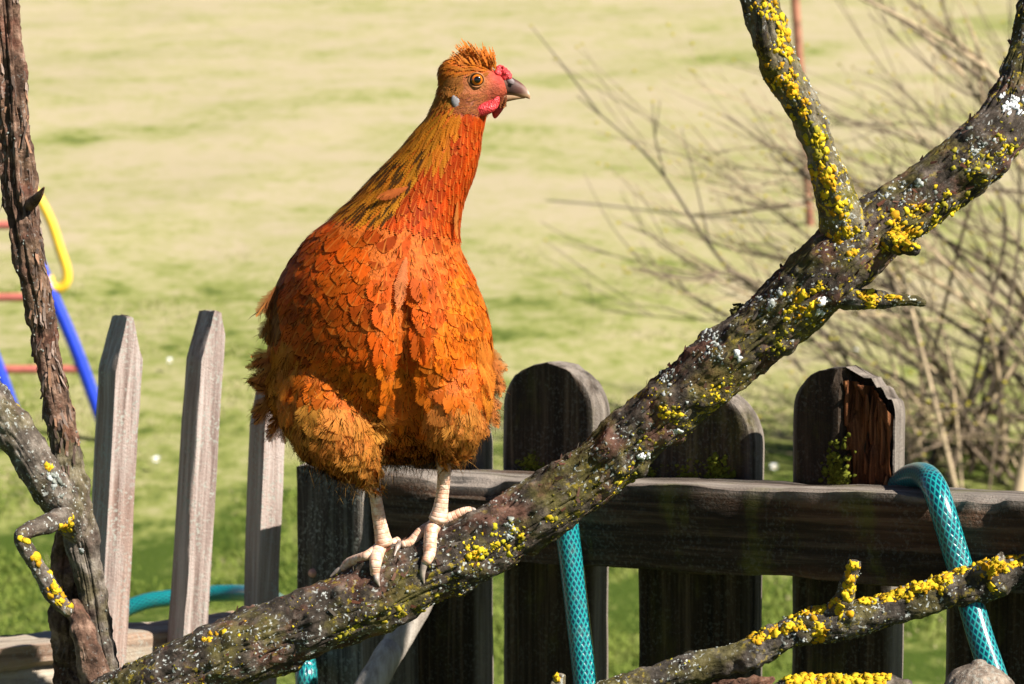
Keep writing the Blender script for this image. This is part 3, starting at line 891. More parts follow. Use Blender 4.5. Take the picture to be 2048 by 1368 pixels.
def simple_limb(root, name, q, S, mat_, seed, nseg=60, step=0.0022, amp=0.0012, crack=0.0015, knob=0.003):
    t_ = tube([Q(x, y, Y) for x, y, Y, r in q], [r * S for *_, r in q], nseg, step, barky(amp, seed, crack, knob))
    o = put(name, mesh(name, *t_), mat_, root)
    return t_, o

def build_left_tree():
    S = 0.36 * 2.16 / 2048
    root = thing('bare_tree', Vector((Q(200, 1368, 2.2).x, 2.2, 0)), 'slender bare trunk with peeling bark and a broken side limb at the left edge', 'tree')
    gx = Q(200, 1368, 2.2).x
    def grooved(seed):
        b = barky(0.0016, seed, 0.0030, 0.0028, along=0.22)
        def f(V, a, S_, r):
            ph = np.arctan2(V[..., 1] - V[..., 1].mean(1, keepdims=True), V[..., 0] - V[..., 0].mean(1, keepdims=True))
            g = np.exp(-((ph + 2.05 + 0.18 * np.sin(S_ * 30)) / 0.16) ** 2) * np.clip((S_.max() - S_ - 0.0), 0, 1)
            z = V[..., 2]
            up = np.clip((z - 1.17) / 0.06, 0, 1)
            return b(V, a, S_, r) - 0.010 * g * up + 0.0022 * np.sin(ph * 9 + 6 * vnoise(V * 22, seed)) * up
        return f
    q = [(225, 2600, 2.2, 62), (228, 1900, 2.2, 54), (226, 1500, 2.17, 44), (214, 1370, 2.16, 40), (196, 1250, 2.16, 36), (178, 1150, 2.16, 36), (160, 1070, 2.16, 40), (145, 1000, 2.16, 42), (130, 905, 2.16, 35), (112, 800, 2.16, 32), (92, 700, 2.16, 33), (76, 600, 2.16, 37), (58, 500, 2.16, 38), (42, 400, 2.16, 39), (30, 300, 2.16, 38), (22, 200, 2.16, 36), (14, 100, 2.16, 34), (6, 0, 2.16, 35), (-10, -200, 2.17, 33), (-20, -500, 2.2, 28)]
    tk = tube([Q(x, y, Y) for x, y, Y, r in q], [r * S * .82 for *_, r in q], 110, 0.0024, grooved(71))
    me = mesh('trunk', *tk)
    # bark: brown and peeling above, grey below
    me.materials.append(BARK_PEEL); me.materials.append(BARK_GREY)
    cen = tk[0][tk[1]].mean(1)
    zc = Q(100, 860, 2.16).z
    gsel = (cen[:, 2] + 0.012 * fbm(cen * 45, 3, 5) + (cen[:, 0] - Q(130, 860, 2.16).x) * 0.9) < zc
    gsel2 = (fbm(cen * [60, 60, 14], 3, 15) + (cen[:, 0] - cen[:, 0].mean()) * 0) > 0.75
    me.polygons.foreach_set('material_index', (gsel | gsel2).astype(np.int32))
    trunk = put('trunk', me, None, root)
    t2, limb = simple_limb(root, 'broken_limb', [(-330, 420, 2.30, 34), (-150, 610, 2.2, 36), (-30, 780, 2.14, 38), (40, 882, 2.13, 38), (90, 960, 2.13, 37), (125, 1015, 2.14, 36), (160, 1075, 2.16, 26)], S, BARK_GREY, 81, 70)
    t3, low = simple_limb(root, 'lower_limb', [(160, 1020, 2.18, 26), (140, 1090, 2.19, 32), (136, 1180, 2.19, 36), (140, 1280, 2.19, 36), (150, 1400, 2.2, 40), (170, 1700, 2.22, 44), (190, 2600, 2.24, 50)], S, BARK_PEEL, 83, 70, amp=0.0016, crack=0.004)
    t5, low2 = simple_limb(root, 'lower_limb', [(150, 1210, 2.15, 16), (168, 1270, 2.13, 24), (185, 1340, 2.13, 27), (205, 1450, 2.14, 30), (225, 1700, 2.18, 34), (240, 2600, 2.2, 40)], S, BARK_PEEL, 85, 60)
    t4, twig = simple_limb(root, 'twig', [(135, 1032, 2.13, 22), (100, 1046, 2.11, 20), (58, 1062, 2.09, 17), (42, 1076, 2.085, 17), (62, 1112, 2.085, 17), (88, 1156, 2.085, 16), (112, 1196, 2.085, 16), (138, 1226, 2.085, 11)], S, BARK_GREY, 87, 40, 0.0015, 0.0008, 0.0006, 0.0012)
    V, F, U = tube([Q(56, 412, 2.155), Q(70, 400, 2.145), Q(80, 388, 2.138), Q(88, 375, 2.132)], [0.005, 0.0042, 0.0026, 0.0007], 8, 0.001)
    put('spur', mesh('spur', V, F, U), BARK_PEEL, root)
    bv = bvh_of([tk, t2, t3, t4])
    yd = [YEL, YEL, ORA]
    it = []
    for x, y, rx, ry, n in [(140, 1052, 14, 16, 60), (52, 1086, 13, 7, 40), (75, 1115, 9, 12, 30), (90, 1142, 11, 9, 36), (108, 1180, 10, 10, 36), (118, 1203, 10, 8, 30), (100, 930, 6, 10, 10), (42, 808, 5, 6, 8), (135, 1210, 8, 6, 10)]:
        it += crust(bv, x, y, rx, ry, n, yd, .0015)
    put('yellow_lichen', lobes(it, 0.6), M_LICHEN, twig, kind='stuff')
    it = specks(t2[0], t2[1], 520, [GRY, WHT, (0.3, 0.32, 0.28)], .0010, 15, 30, 0.0, (0.3, -0.8, 0.2)) + specks(tk[0], tk[1], 500, [GRY, (0.3, 0.32, 0.28)], .0010, 16, 30, 0.2, (0.3, -0.8, 0))
    it += crust(bv, 115, 965, 12, 34, 80, [WHT, GRY], .0012, -.4) + crust(bv, 163, 1104, 5, 5, 10, [WHT], .0014)
    put('grey_lichen', lobes(it, 0.45), M_LICHEN, limb, kind='stuff')
    # plates of loose bark on the upper trunk
    V, F, _ = tk
    c = V[F].mean(1)
    nn = np.cross(V[F[:, 1]] - V[F[:, 0]], V[F[:, 3]] - V[F[:, 0]]); nn /= np.linalg.norm(nn, axis=1)[:, None] + 1e-12
    wgt = (c[:, 2] > zc - 0.03) * np.clip(-nn[:, 1] + 0.6, 0, 1) * (fbm(c * [40, 40, 12], 3, 9) > -0.1)
    Vs, cols = [], []
    for i in rng.choice(len(F), 420, p=wgt / wgt.sum()):
        n0 = Vector(nn[i]); d = Vector((0.12 + 0.15 * rng.normal(), 0, -1)).normalized(); d = (d - n0 * d.dot(n0)).normalized()
        e = n0.cross(d); L, w, lift = 0.005 + 0.016 * rng.random() ** 2, 0.0006 + 0.0012 * rng.random(), 0.0004 + 0.0014 * rng.random()
        p = Vector(c[i])
        a_, b_ = p - d * L * .5, p + d * L * .5
        Vs += [a_ - e * w * .2, a_ + e * w + d * L * .2 * rng.random(), b_ + e * w * .3 + n0 * lift, b_ - e * w - d * L * .35 * rng.random() + n0 * lift]
        cols.append(np.array([(0.20, 0.13, 0.10), (0.26, 0.19, 0.155), (0.28, 0.15, 0.09), (0.09, 0.06, 0.045)][rng.integers(4)]) * (0.7 + .6 * rng.random()))
    cc = np.repeat(np.column_stack([np.array(cols), np.ones(len(cols))]), 4, 0)
    Vs = np.array([list(v) for v in Vs])
    put('bark_flakes', mesh('bark_flakes', Vs, np.arange(len(Vs)).reshape(-1, 4), attrs={'tint': ('FLOAT_COLOR', cc)}, smooth=False), tint_mat('trunk_flake', 0.8), trunk, kind='stuff')

build_left_tree()

def build_low_branches():
    S = 0.36 * 2.14 / 2048
    yd = [YEL, YEL, ORA]
    g = Q(1120, 1480, 2.12)
    r1 = thing('fallen_branch', Vector((Q(900, 1500, 2.1).x, 2.1, 0)), 'thin knobbly branch with bright yellow lichen along its top, crossing in front of the hose', 'branch')
    q = [(900, 3000, 2.1, 40), (960, 2200, 2.1, 40), (1060, 1620, 2.12, 38), (1180, 1420, 2.13, 36), (1290, 1362, 2.13, 30), (1380, 1338, 2.14, 32), (1450, 1320, 2.14, 27), (1520, 1298, 2.14, 29), (1590, 1262, 2.14, 32), (1650, 1248, 2.14, 38), (1700, 1240, 2.14, 38), (1770, 1222, 2.14, 31), (1840, 1205, 2.14, 36), (1900, 1182, 2.14, 34), (1960, 1164, 2.14, 37), (2020, 1146, 2.14, 34), (2100, 1120, 2.14, 33), (2300, 1040, 2.14, 26)]
    m, mo = simple_limb(r1, 'limb', q, S, BARK_DARK, 101, 70, 0.0022, 0.0016, 0.001, 0.006)
    s1, so = simple_limb(r1, 'stub', [(1678, 1228, 2.135, 26), (1688, 1195, 2.13, 19), (1698, 1160, 2.125, 15), (1709, 1128, 2.12, 13)], S, BARK_GREY, 103, 36, 0.002, 0.0012, 0.0006, 0.002)
    s2, _ = simple_limb(r1, 'stub', [(1955, 1148, 2.13, 16), (1995, 1125, 2.12, 14), (2003, 1106, 2.12, 5)], S, BARK_GREY, 104, 30, 0.002)
    rot, _ = simple_limb(r1, 'broken_stub', [(1440, 1400, 2.12, 34), (1490, 1380, 2.10, 28), (1525, 1368, 2.09, 20), (1545, 1358, 2.09, 9)], S, bark_mat('red_brown_split_wood', (0.03, 0.014, 0.009), (0.15, 0.075, 0.048), (0.38, 0.22, 0.14), red=0.9, olive=0.05, white=0.1, yellow=0.0), 105, 44, 0.002, 0.0016, 0.004)
    bv = bvh_of([m, s1, s2, rot])
    it, gr = [], []
    for x, y, rx, ry, n in [(1510, 1276, 26, 9, 70), (1566, 1254, 28, 12, 110), (1640, 1240, 12, 30, 70), (1640, 1270, 10, 16, 30), (1680, 1222, 14, 20, 60), (1694, 1180, 12, 26, 90), (1705, 1142, 11, 16, 60), (1750, 1200, 30, 8, 70), (1800, 1186, 34, 12, 120), (1850, 1172, 34, 14, 140), (1890, 1158, 24, 10, 80), (1925, 1140, 14, 8, 40), (1990, 1132, 34, 16, 150), (2030, 1122, 16, 10, 50), (1985, 1160, 10, 20, 40), (1600, 1252, 14, 10, 40)]:
        it += crust(bv, x, y, rx, ry, n, yd, .0016)
    for px in range(1500, 2060, 14):       # ridge along the upper side
        for _ in range(7):
            x = px + rng.normal() * 7
            yc = np.interp(x, [p[0] for p in q], [p[1] for p in q]); rr = np.interp(x, [p[0] for p in q], [p[3] for p in q])
            if vnoise(np.array([[x / 38, 0.3, 0.1]]), 66)[0] < -0.25: continue
            h = bv.find_nearest(Q(x, yc - rr * 0.95, 2.135) + Vector((0, rng.normal() * 0.005, 0.004)))
            it.append((h[0], h[1], .0012 + .0014 * rng.random(), np.array(yd[rng.integers(3)]) * (0.75 + .4 * rng.random())))
    gr += specks(m[0], m[1], 900, [GRY, WHT, GRY, OLI], .0012, 25, 34, 0.0, (0.2, -0.8, 0.3)) + specks(s1[0], s1[1], 60, [GRY], .001, 3, 30, 0.0)
    put('yellow_lichen', lobes(it, 0.65), M_LICHEN, mo, kind='stuff')
    put('grey_lichen', lobes(gr, 0.5), M_LICHEN, mo, kind='stuff')
    # lichen-covered log along the bottom edge
    r2 = thing('lichened_log', Vector((Q(1500, 1500, 2.0).x, 2.0, 0)), 'log thickly covered in yellow lichen along the bottom edge', 'branch')
    q = [(1420, 3200, 2.02, 50), (1450, 2300, 2.02, 46), (1500, 1520, 2.02, 40), (1560, 1402, 2.03, 36), (1640, 1386, 2.03, 36), (1720, 1386, 2.03, 35), (1780, 1390, 2.03, 34), (1812, 1392, 2.03, 26)]
    m, mo = simple_limb(r2, 'limb', q, S, BARK_GREY, 111, 60, 0.0022, 0.0016, 0.001, 0.004)
    bv = bvh_of([m])
    it = []
    for _ in range(520):
        x = 1565 + 205 * rng.random()
        h = bv.find_nearest(Q(x, 1345, 2.03) + Vector((0, -0.012 + rng.normal() * 0.009, 0.01 - abs(rng.normal()) * 0.012)))
        it.append((h[0], h[1], .0014 + .0018 * rng.random(), np.array(yd[rng.integers(3)]) * (0.8 + .35 * rng.random())))
    put('yellow_lichen', lobes(it, 0.7), M_LICHEN, mo, kind='stuff')
    put('grey_lichen', lobes(specks(m[0], m[1], 300, [GRY, WHT], .0013, 26, 30, -0.2, (0, -0.6, 0.6)), 0.5), M_LICHEN, mo, kind='stuff')
    # sawn round post top
    r3 = thing('round_post', Vector((Q(1958, 1400, 1.98).x, 1.98, 0)), 'rounded grey-brown stump top at the bottom edge beneath the hose', 'post')
    c = Q(1958, 1384, 1.98); S3 = 0.36 * 1.98 / 2048
    V, F, U = tube([(c.x, 1.98, 0), (c.x, 1.98, 0.4), (c.x, 1.98, c.z - 0.12), (c.x, 1.98, c.z - 0.06), (c.x, 1.98, c.z - 0.015), (c.x, 1.98, c.z), (c.x, 1.98, c.z + 24 * S3), (c.x, 1.98, c.z + 44 * S3), (c.x, 1.98, c.z + 58 * S3)], [82 * S3, 80 * S3, 79 * S3, 79 * S3, 78 * S3, 75 * S3, 66 * S3, 46 * S3, 16 * S3], 60, 0.0016, lambda V, a, s, r: 0.0012 * fbm(V * 60, 4, 7) + 0.0007 * np.sin(a * 19 + 3 * vnoise(V * 20, 3)))
    put('shaft', mesh('shaft', V, F, U), wood_mat('stump_wood', (0.06, 0.045, 0.035), (0.20, 0.155, 0.12), (0.40, 0.33, 0.26), 'z', speck=0.5), r3)
    # upright twig tip
    r4 = thing('twig', Vector((Q(1112, 1400, 2.02).x, 2.02, 0)), 'small upright twig tip with a yellow lichen spot, bottom edge below the hen', 'twig')
    m, mo = simple_limb(r4, 'stem', [(1080, 3200, 2.02, 16), (1095, 2200, 2.02, 15), (1112, 1450, 2.02, 13), (1117, 1380, 2.02, 12), (1120, 1352, 2.02, 10)], S, BARK_GREY, 121, 30, 0.002, 0.0008, 0.0004, 0.001)
    put('yellow_lichen', lobes(crust(bvh_of([m]), 1114, 1357, 6, 8, 22, yd, .0013), 0.6), M_LICHEN, mo, kind='stuff')
    # pale stick leaning on the fence
    r5 = thing('leaning_stick', Vector((Q(640, 1500, 2.35).x, 2.30, 0)), 'smooth pale grey stick leaning on the fence below the branch', 'stick')
    S5 = 0.36 * 2.42 / 2048
    q = [(-60, 2950, 2.22, 32), (400, 2000, 2.32, 31), (738, 1378, 2.42, 30), (790, 1292, 2.44, 29), (835, 1215, 2.455, 27), (868, 1150, 2.47, 24)]
    V, F, U = tube([Q(x, y, Y) for x, y, Y, r in q], [r * S5 for *_, r in q], 36, 0.004, lambda V, a, s, r: 0.0007 * fbm(V * 50, 3, 9))
    put('shaft', mesh('shaft', V, F, U), wood_mat('bleached_stick', (0.22, 0.18, 0.15), (0.40, 0.35, 0.30), (0.55, 0.51, 0.46), 'z'), r5)

build_low_branches()

# ================================================================= beyond the fence
def build_shrub():
    by = 8.7
    def gp(x, y): return Vector((x, y, float(gz(x, y))))
    c = Q(2010, 960, by)
    root = thing('bare_shrub', gp(c.x, by), 'large bare shrub of tangled arching tan stems behind the fence on the right', 'shrub')
    mats = [plain('tan_stem', (0.42, 0.32, 0.20), 0.8), plain('grey_brown_stem', (0.17, 0.125, 0.085), 0.8), plain('dark_stem', (0.11, 0.085, 0.06), 0.8)]
    S = 0.36 * by / 2048
    bud = []
    r_ = random.Random(11)
    for k in range(105):
        b = gp(c.x + r_.uniform(-0.35, 0.75), by + r_.uniform(-0.45, 0.5))
        kind = r_.random()
        if kind < 0.44:      # low arching to the left
            tx, ty = r_.uniform(1090, 1650), r_.uniform(130, 640)
        elif kind < 0.66:    # nearly flat near the ground
            tx, ty = r_.uniform(1480, 2000), r_.uniform(600, 930)
        else:
            tx, ty = r_.uniform(1560, 2300), r_.uniform(-260, 480)
        e = Q(tx, ty, by + r_.uniform(-0.7, 0.8))
        mid = b.lerp(e, r_.uniform(0.4, 0.6)) + Vector((r_.uniform(-.08, .12) + (r_.uniform(.1, .4) if kind > .66 else 0), r_.uniform(-.1, .1), r_.uniform(0.02, 0.42) if kind < .44 or kind > .66 else r_.uniform(0, .1)))
        q1 = b.lerp(mid, 0.5) + Vector((0.05, 0, 0.06)) * r_.uniform(0, 1.5)
        q3 = mid.lerp(e, 0.5) + Vector((0, 0, 0.05)) * r_.uniform(-0.8, 1.2)
        pts = [b - Vector((0, 0, 0.02)), q1, mid, q3, e]
        rad = r_.choice([4, 4, 5, 5, 6, 8, 12]) * r_.uniform(.8, 1.2) * S * 0.5 * (1.0 if kind < 0.9 else 1.7)
        rads = [rad * 1.25, rad * 1.05, rad * 0.8, rad * 0.55, rad * 0.25]
        parts = [tube(pts, rads, 6, 0.05)]
        path = catmull(np.array([list(p) for p in pts]), 20)
        for w in range(r_.randint(5, 10)):
            i = r_.randint(24, len(path) - 4)
            p = Vector(path[i]); t = (Vector(path[i + 2]) - p).normalized()
            dr = (t + Vector((r_.uniform(-.7, .35), r_.uniform(-.5, .5), r_.uniform(-.1, .8)))).normalized()
            L = r_.uniform(0.10, 0.42)
            m2 = p + dr * L * 0.5 + Vector((0, 0, r_.uniform(-.02, .03)))
            e2 = p + dr * L + Vector((r_.uniform(-.03, .03), 0, r_.uniform(-0.02, .06)))
            parts.append(tube([p, m2, e2], [rad * .42, rad * .32, rad * .16], 5, 0.05))
            if r_.random() < 0.8: bud.append((e2, Vector((0, -.5, .7)), 0.006, np.array((0.42, 0.36, 0.04))))
            if r_.random() < 0.5:
                d3 = (dr + Vector((r_.uniform(-.8, .8), r_.uniform(-.5, .5), r_.uniform(-.2, .8)))).normalized()
                parts.append(tube([m2, m2 + d3 * L * .3, m2 + d3 * L * .55], [rad * .28, rad * .22, rad * .12], 5, 0.05))
        V, F, U = merge(parts)
        put('stem', mesh('stem', V, F, U), mats[r_.choice([0, 0, 1, 1, 1, 2])], root)
    put('bud_cluster', lobes(bud, 0.9), M_LICHEN, root, kind='stuff', label='small yellow-green buds on the twig tips')
build_shrub()

def build_climbing_frame():
    Y = 9.2
    S = 0.36 * Y / 2048
    blue, red, yel = plain('blue_painted_tube', (0.012, 0.045, 0.52), 0.35, 0.5, 0.1), plain('faded_red_tube', (0.45, 0.13, 0.10), 0.45, 0.4, 0.12), plain('yellow_plastic_handle', (0.80, 0.50, 0.03), 0.4, 0.5, 0.06)
    f = Q(225, 905, Y); f.z = float(gz(f.x, f.y))
    root = thing('climbing_frame', f, 'blue and red tubular climbing frame with a yellow handle, far left on the meadow', 'play frame')
    def tb(name, pts, r, m, n=16):
        V, F, U = tube(pts, [r * S] * len(pts), n, 0.02)
        put(name, mesh(name, V, F, U), m, root)
    tb('leg', [Q(36, 425, Y), Q(94, 565, Y), Q(150, 695, Y), Q(196, 820, Y), f - Vector((0, 0, 0.03))], 13, blue)
    f2 = Q(62, 890, Y - 0.15); f2.z = float(gz(f2.x, f2.y))
    tb('leg', [Q(-118, 425, Y - .15), Q(-70, 560, Y - .15), Q(-25, 680, Y - .15), Q(12, 780, Y - .15), f2 - Vector((0, 0, 0.03))], 13, blue)
    for y in (450, 594, 738):
        x1 = np.interp(y, [450, 594, 738], [44, 106, 166])
        tb('rung', [Q(-500, y + 4, Y), Q(-200, y + 2, Y), Q(x1, y, Y)], 8.5, red, 12)
    f3 = Q(-560, 905, Y); f3.z = float(gz(f3.x, f3.y))
    tb('leg', [Q(-480, 430, Y), Q(-500, 600, Y), Q(-540, 800, Y), f3 - Vector((0, 0, .03))], 13, blue)
    tb('handle', [Q(40, 360, Y), Q(70, 385, Y), Q(100, 440, Y), Q(120, 500, Y), Q(132, 535, Y), Q(134, 560, Y), Q(122, 577, Y), Q(104, 574, Y), Q(98, 556, Y)], 10, yel)
build_climbing_frame()

def build_pole():
    Y = 13.6
    b = Q(1622, 470, Y); b.z = float(gz(b.x, Y))
    t0 = Q(1588, -30, Y)
    t0.y = Y
    top = b + (t0 - b) * 1.15
    V, F, U = tube([b - Vector((0, 0, .05)), b.lerp(top, 0.5), top], [0.021, 0.021, 0.021], 14, 0.05)
    put('rusty_pole', mesh('rusty_pole', V, F, U), plain('rusty_iron', (0.30, 0.13, 0.08), 0.8, 0.3, 0.35, 20), label='thin rusty iron pole standing in the meadow behind the upright limb', cat='pole')
build_pole()

def build_daisies():
    r_ = random.Random(5)
    white, yel = plain('white_petal', (0.75, 0.75, 0.72), 0.6), plain('yellow_centre', (0.7, 0.45, 0.02), 0.6)
    dl = ['white daisy in the grass between the two tallest pale pickets, upper of two', 'white daisy in the grass between the two tallest pale pickets, lower of two', 'white daisy in the grass above the rotted board', 'white daisy in the grass just left of the rotted board']
    for k, (px, py) in enumerate([(340, 722), (313, 920), (1712, 703), (1548, 935)]):
        lo, hi = 5.0, 40.0
        for _ in range(50):
            m = (lo + hi) / 2; p = Q(px, py, m)
            if p.z > float(gz(p.x, m)) + 0.05: lo = m
            else: hi = m
        p = Q(px, py, lo)
        root = thing('daisy', Vector((p.x, p.y, p.z - 0.05)), dl[k], 'flower', 'daisies in the meadow')
        Vv, Ff = [], []
        for i in range(13):
            a = i / 13 * 2 * math.pi
            d = Vector((math.cos(a), math.sin(a) * 0.8, 0.35 + 0.6 * math.sin(a))).normalized(); e = Vector((-math.sin(a), math.cos(a), 0))
            o = len(Vv)
            Vv += [p + d * .003 - e * .0016, p + d * .003 + e * .0016, p + d * .015 + e * .0030, p + d * .015 - e * .0030]; Ff.append((o, o + 1, o + 2, o + 3))
        put('petal_ring', mesh('petals', np.array([list(v) for v in Vv]), np.array(Ff)), white, root)
        put('flower_centre', lobes([(p + Vector((0, -.001, .001)), Vector((0, -.5, .8)), 0.0045, (0.7, 0.45, 0.02))], .6), M_LICHEN, root)
        V, F, U = tube([p - Vector((0, 0, .06)), p - Vector((0.002, 0, .03)), p], [.0012] * 3, 6, .01)
        put('stalk', mesh('stalk', V, F, U), plain('stalk_green', (0.12, 0.17, 0.03), .7), root)
build_daisies()

# ================================================================= the hen
HY = 2.10
HS = 0.36 * HY / 2048            # metres per photo pixel at the hen

def ellipsoid(c, rx, ry, rz, rot=0.0, n=3):
    bm = bmesh.new()
    bmesh.ops.create_icosphere(bm, subdivisions=n, radius=1.0)
    M = Matrix.Translation(c) @ Matrix.Rotation(rot, 4, 'Y') @ Matrix.Diagonal((rx, ry, rz, 1))
    bmesh.ops.transform(bm, matrix=M, verts=bm.verts)
    V = np.array([list(v.co) for v in bm.verts]); F = [tuple(v.index for v in f.verts) for f in bm.faces]
    bm.free()
    return V, np.array(F)

def remeshed(pieces, voxel, smooth):
    Vs, Fs, o = [], [], 0
    for V, F in pieces:
        Vs.append(V); Fs += [tuple(int(q) + o for q in f) for f in F]; o += len(V)
    me = bpy.data.meshes.new('tmp')
    me.from_pydata(np.vstack(Vs).tolist(), [], Fs)
    bm = bmesh.new(); bm.from_mesh(me)
    bmesh.ops.holes_fill(bm, edges=[e for e in bm.edges if e.is_boundary], sides=0)
    bmesh.ops.recalc_face_normals(bm, faces=bm.faces); bm.to_mesh(me); bm.free()
    ob = bpy.data.objects.new('tmp', me); col.objects.link(ob)
    md = ob.modifiers.new('r', 'REMESH'); md.mode = 'VOXEL'; md.voxel_size = voxel
    ms = ob.modifiers.new('s', 'SMOOTH'); ms.factor = 0.5; ms.iterations = smooth
    dg = bpy.context.evaluated_depsgraph_get()
    out = bpy.data.meshes.new_from_object(ob.evaluated_get(dg))
    bpy.data.objects.remove(ob); bpy.data.meshes.remove(me)
    return out

def quill(px, py, dy=0.0):      # dy in photo pixels, + is away from the camera
    return Q(px, py, HY + dy * HS)

def hen_body():
    rows = [(150, 885, 985, -8, 34, 34), (205, 868, 985, -8, 46, 46), (240, 850, 970, -8, 54, 56), (270, 824, 962, -6, 60, 62), (300, 799, 960, -4, 67, 70), (350, 749, 948, 4, 82, 88), (400, 702, 928, 14, 104, 114), (440, 657, 919, 24, 130, 150),
            (470, 620, 917, 32, 152, 205), (500, 595, 922, 38, 172, 255), (550, 563, 945, 42, 202, 325), (600, 543, 966, 46, 220, 368), (650, 537, 979, 48, 228, 388), (700, 537, 983, 48, 226, 390), (750, 542, 980, 50, 208, 372), (790, 556, 974, 56, 192, 335), (830, 574, 960, 62, 168, 290), (870, 600, 938, 68, 136, 225), (900, 640, 905, 72, 92, 140), (920, 710, 850, 74, 40, 60)]
    n = 64
    V = []
    for py, l, r, dy, rf, rb in rows:
        pl, pr = quill(l, py, dy), quill(r, py, dy)
        c, hw = (pl + pr) / 2, (pr - pl).x / 2
        for k in range(n):
            a = k / n * 2 * math.pi
            s, cs = math.sin(a), math.cos(a)
            yy = -s * rf * HS if s > 0 else -s * rb * HS
            x = c.x + hw * cs + (0.10 * rf * HS * s if s > 0 else 0.05 * rb * HS * s)
            if s > 0 and 520 < py < 800:                     # shallow furrow over the keel
                f = math.exp(-((x - quill(806 + (py - 540) * 0.02, py, 0).x) / 0.008) ** 2) * min(1, (py - 520) / 60)
                yy += 0.010 * f * min(1, s)
            V.append((x, c.y + yy, c.z))
    V = np.array(V)
    m = len(rows)
    i, j = np.meshgrid(np.arange(m - 1), np.arange(n), indexing='ij'); j2 = (j + 1) % n
    F = np.stack([i * n + j, (i + 1) * n + j, (i + 1) * n + j2, i * n + j2], -1).reshape(-1, 4)
    P = [(V, F)]
    def ball(px, py, dy, r, ry=None, rz=None, rot=0.0): P.append(ellipsoid(quill(px, py, dy), r * HS, (ry or r) * HS, (rz or r) * HS, rot))
    # thighs
    for px, py, dy, r in [(660, 780, -44, 94), (656, 820, -58, 88), (668, 856, -74, 78), (692, 892, -80, 60), (718, 924, -70, 40), (738, 947, -46, 21), (747, 968, -28, 12)]: ball(px, py, dy, r)
    for px, py, dy, r in [(890, 765, -46, 86), (894, 800, -64, 78), (902, 835, -80, 62), (906, 866, -74, 45), (895, 892, -36, 25), (889, 918, -28, 13)]: ball(px, py, dy, r)
    # side tufts of the flank
    ball(584, 770, 10, 42, 60, 70); ball(950, 770, 10, 28, 60, 60)
    # tail base, straight behind the body
    for k in range(6): ball(765, 640 - 12 * k, 330 + 48 * k, 120 - 12 * k)
    # head
    ball(940, 168, -8, 60, 40, 46, 0.15); ball(968, 170, -8, 50, 33, 36, 0.3); ball(996, 176, -8, 26, 19, 22, 0.2); ball(935, 200, -14, 44, 36, 34); ball(915, 150, -8, 40, 36, 36)
    ball(958, 143, -26, 30, 15, 10, 0.25)         # brow
    ball(962, 188, -26, 34, 16, 16, -0.25)        # cheek
    return remeshed(P, 0.0021, 7)

def feather_mat(name='feather', trans=0.33):
    t = NT(name, 0.6, 0.12)
    uv = t.n('SeparateXYZ', Vector=t.uv())
    u, v = uv.outputs[0], uv.outputs[1]
    a = t.math('ABSOLUTE', t.math('SUBTRACT', u, 0.5))                    # 0 at the shaft, .5 at the edge
    barb = t.math('SINE', t.math('MULTIPLY', t.math('SUBTRACT', v, t.math('MULTIPLY', a, 0.7)), 150.0))
    tint = t.attr('tint')
    nz = t.noise(t.obj(), 420, 3)
    c = t.mix(1.0, tint, t.ramp(nz, [(0.3, 0.80), (0.7, 1.0)]), 'MULTIPLY')
    c = t.mix(t.math('MULTIPLY', t.step(barb, -0.2, 1.0), 0.3), c, t.mix(1.0, c, (0.5, 0.4, 0.35), 'MULTIPLY'))
    dark = t.attr('dark', 'Fac')
    mask = t.math('MULTIPLY', t.math('MULTIPLY', t.step(a, 0.28, 0.16), t.step(v, 0.30, 0.5)), dark)
    c = t.mix(mask, c, (0.012, 0.010, 0.008))
    edge = t.math('MULTIPLY', t.step(t.math('ADD', v, t.math('MULTIPLY', a, 0.35)), 0.88, 1.10), 0.75)
    c = t.mix(edge, c, t.mix(0.40, c, (0.80, 0.27, 0.03)))
    shaft = t.math('MULTIPLY', t.step(a, 0.045, 0.02), t.math('MULTIPLY', t.math('SUBTRACT', 0.42, dark), t.step(v, 0.35, 0.8)))
    c = t.mix(t.math('MAXIMUM', shaft, 0.0), c, (0.75, 0.28, 0.045))
    t.base(c)
    t.bump(barb, 0.15, 0.0004)
    tr = t.n('BsdfTranslucent', Color=c)
    mx = t.n('MixShader', Fac=trans)
    t.t.links.new(t.b.outputs[0], mx.inputs[1]); t.t.links.new(tr.outputs[0], mx.inputs[2])
    t.t.links.new(mx.outputs[0], t.t.nodes['Material Output'].inputs['Surface'])
    return t.m

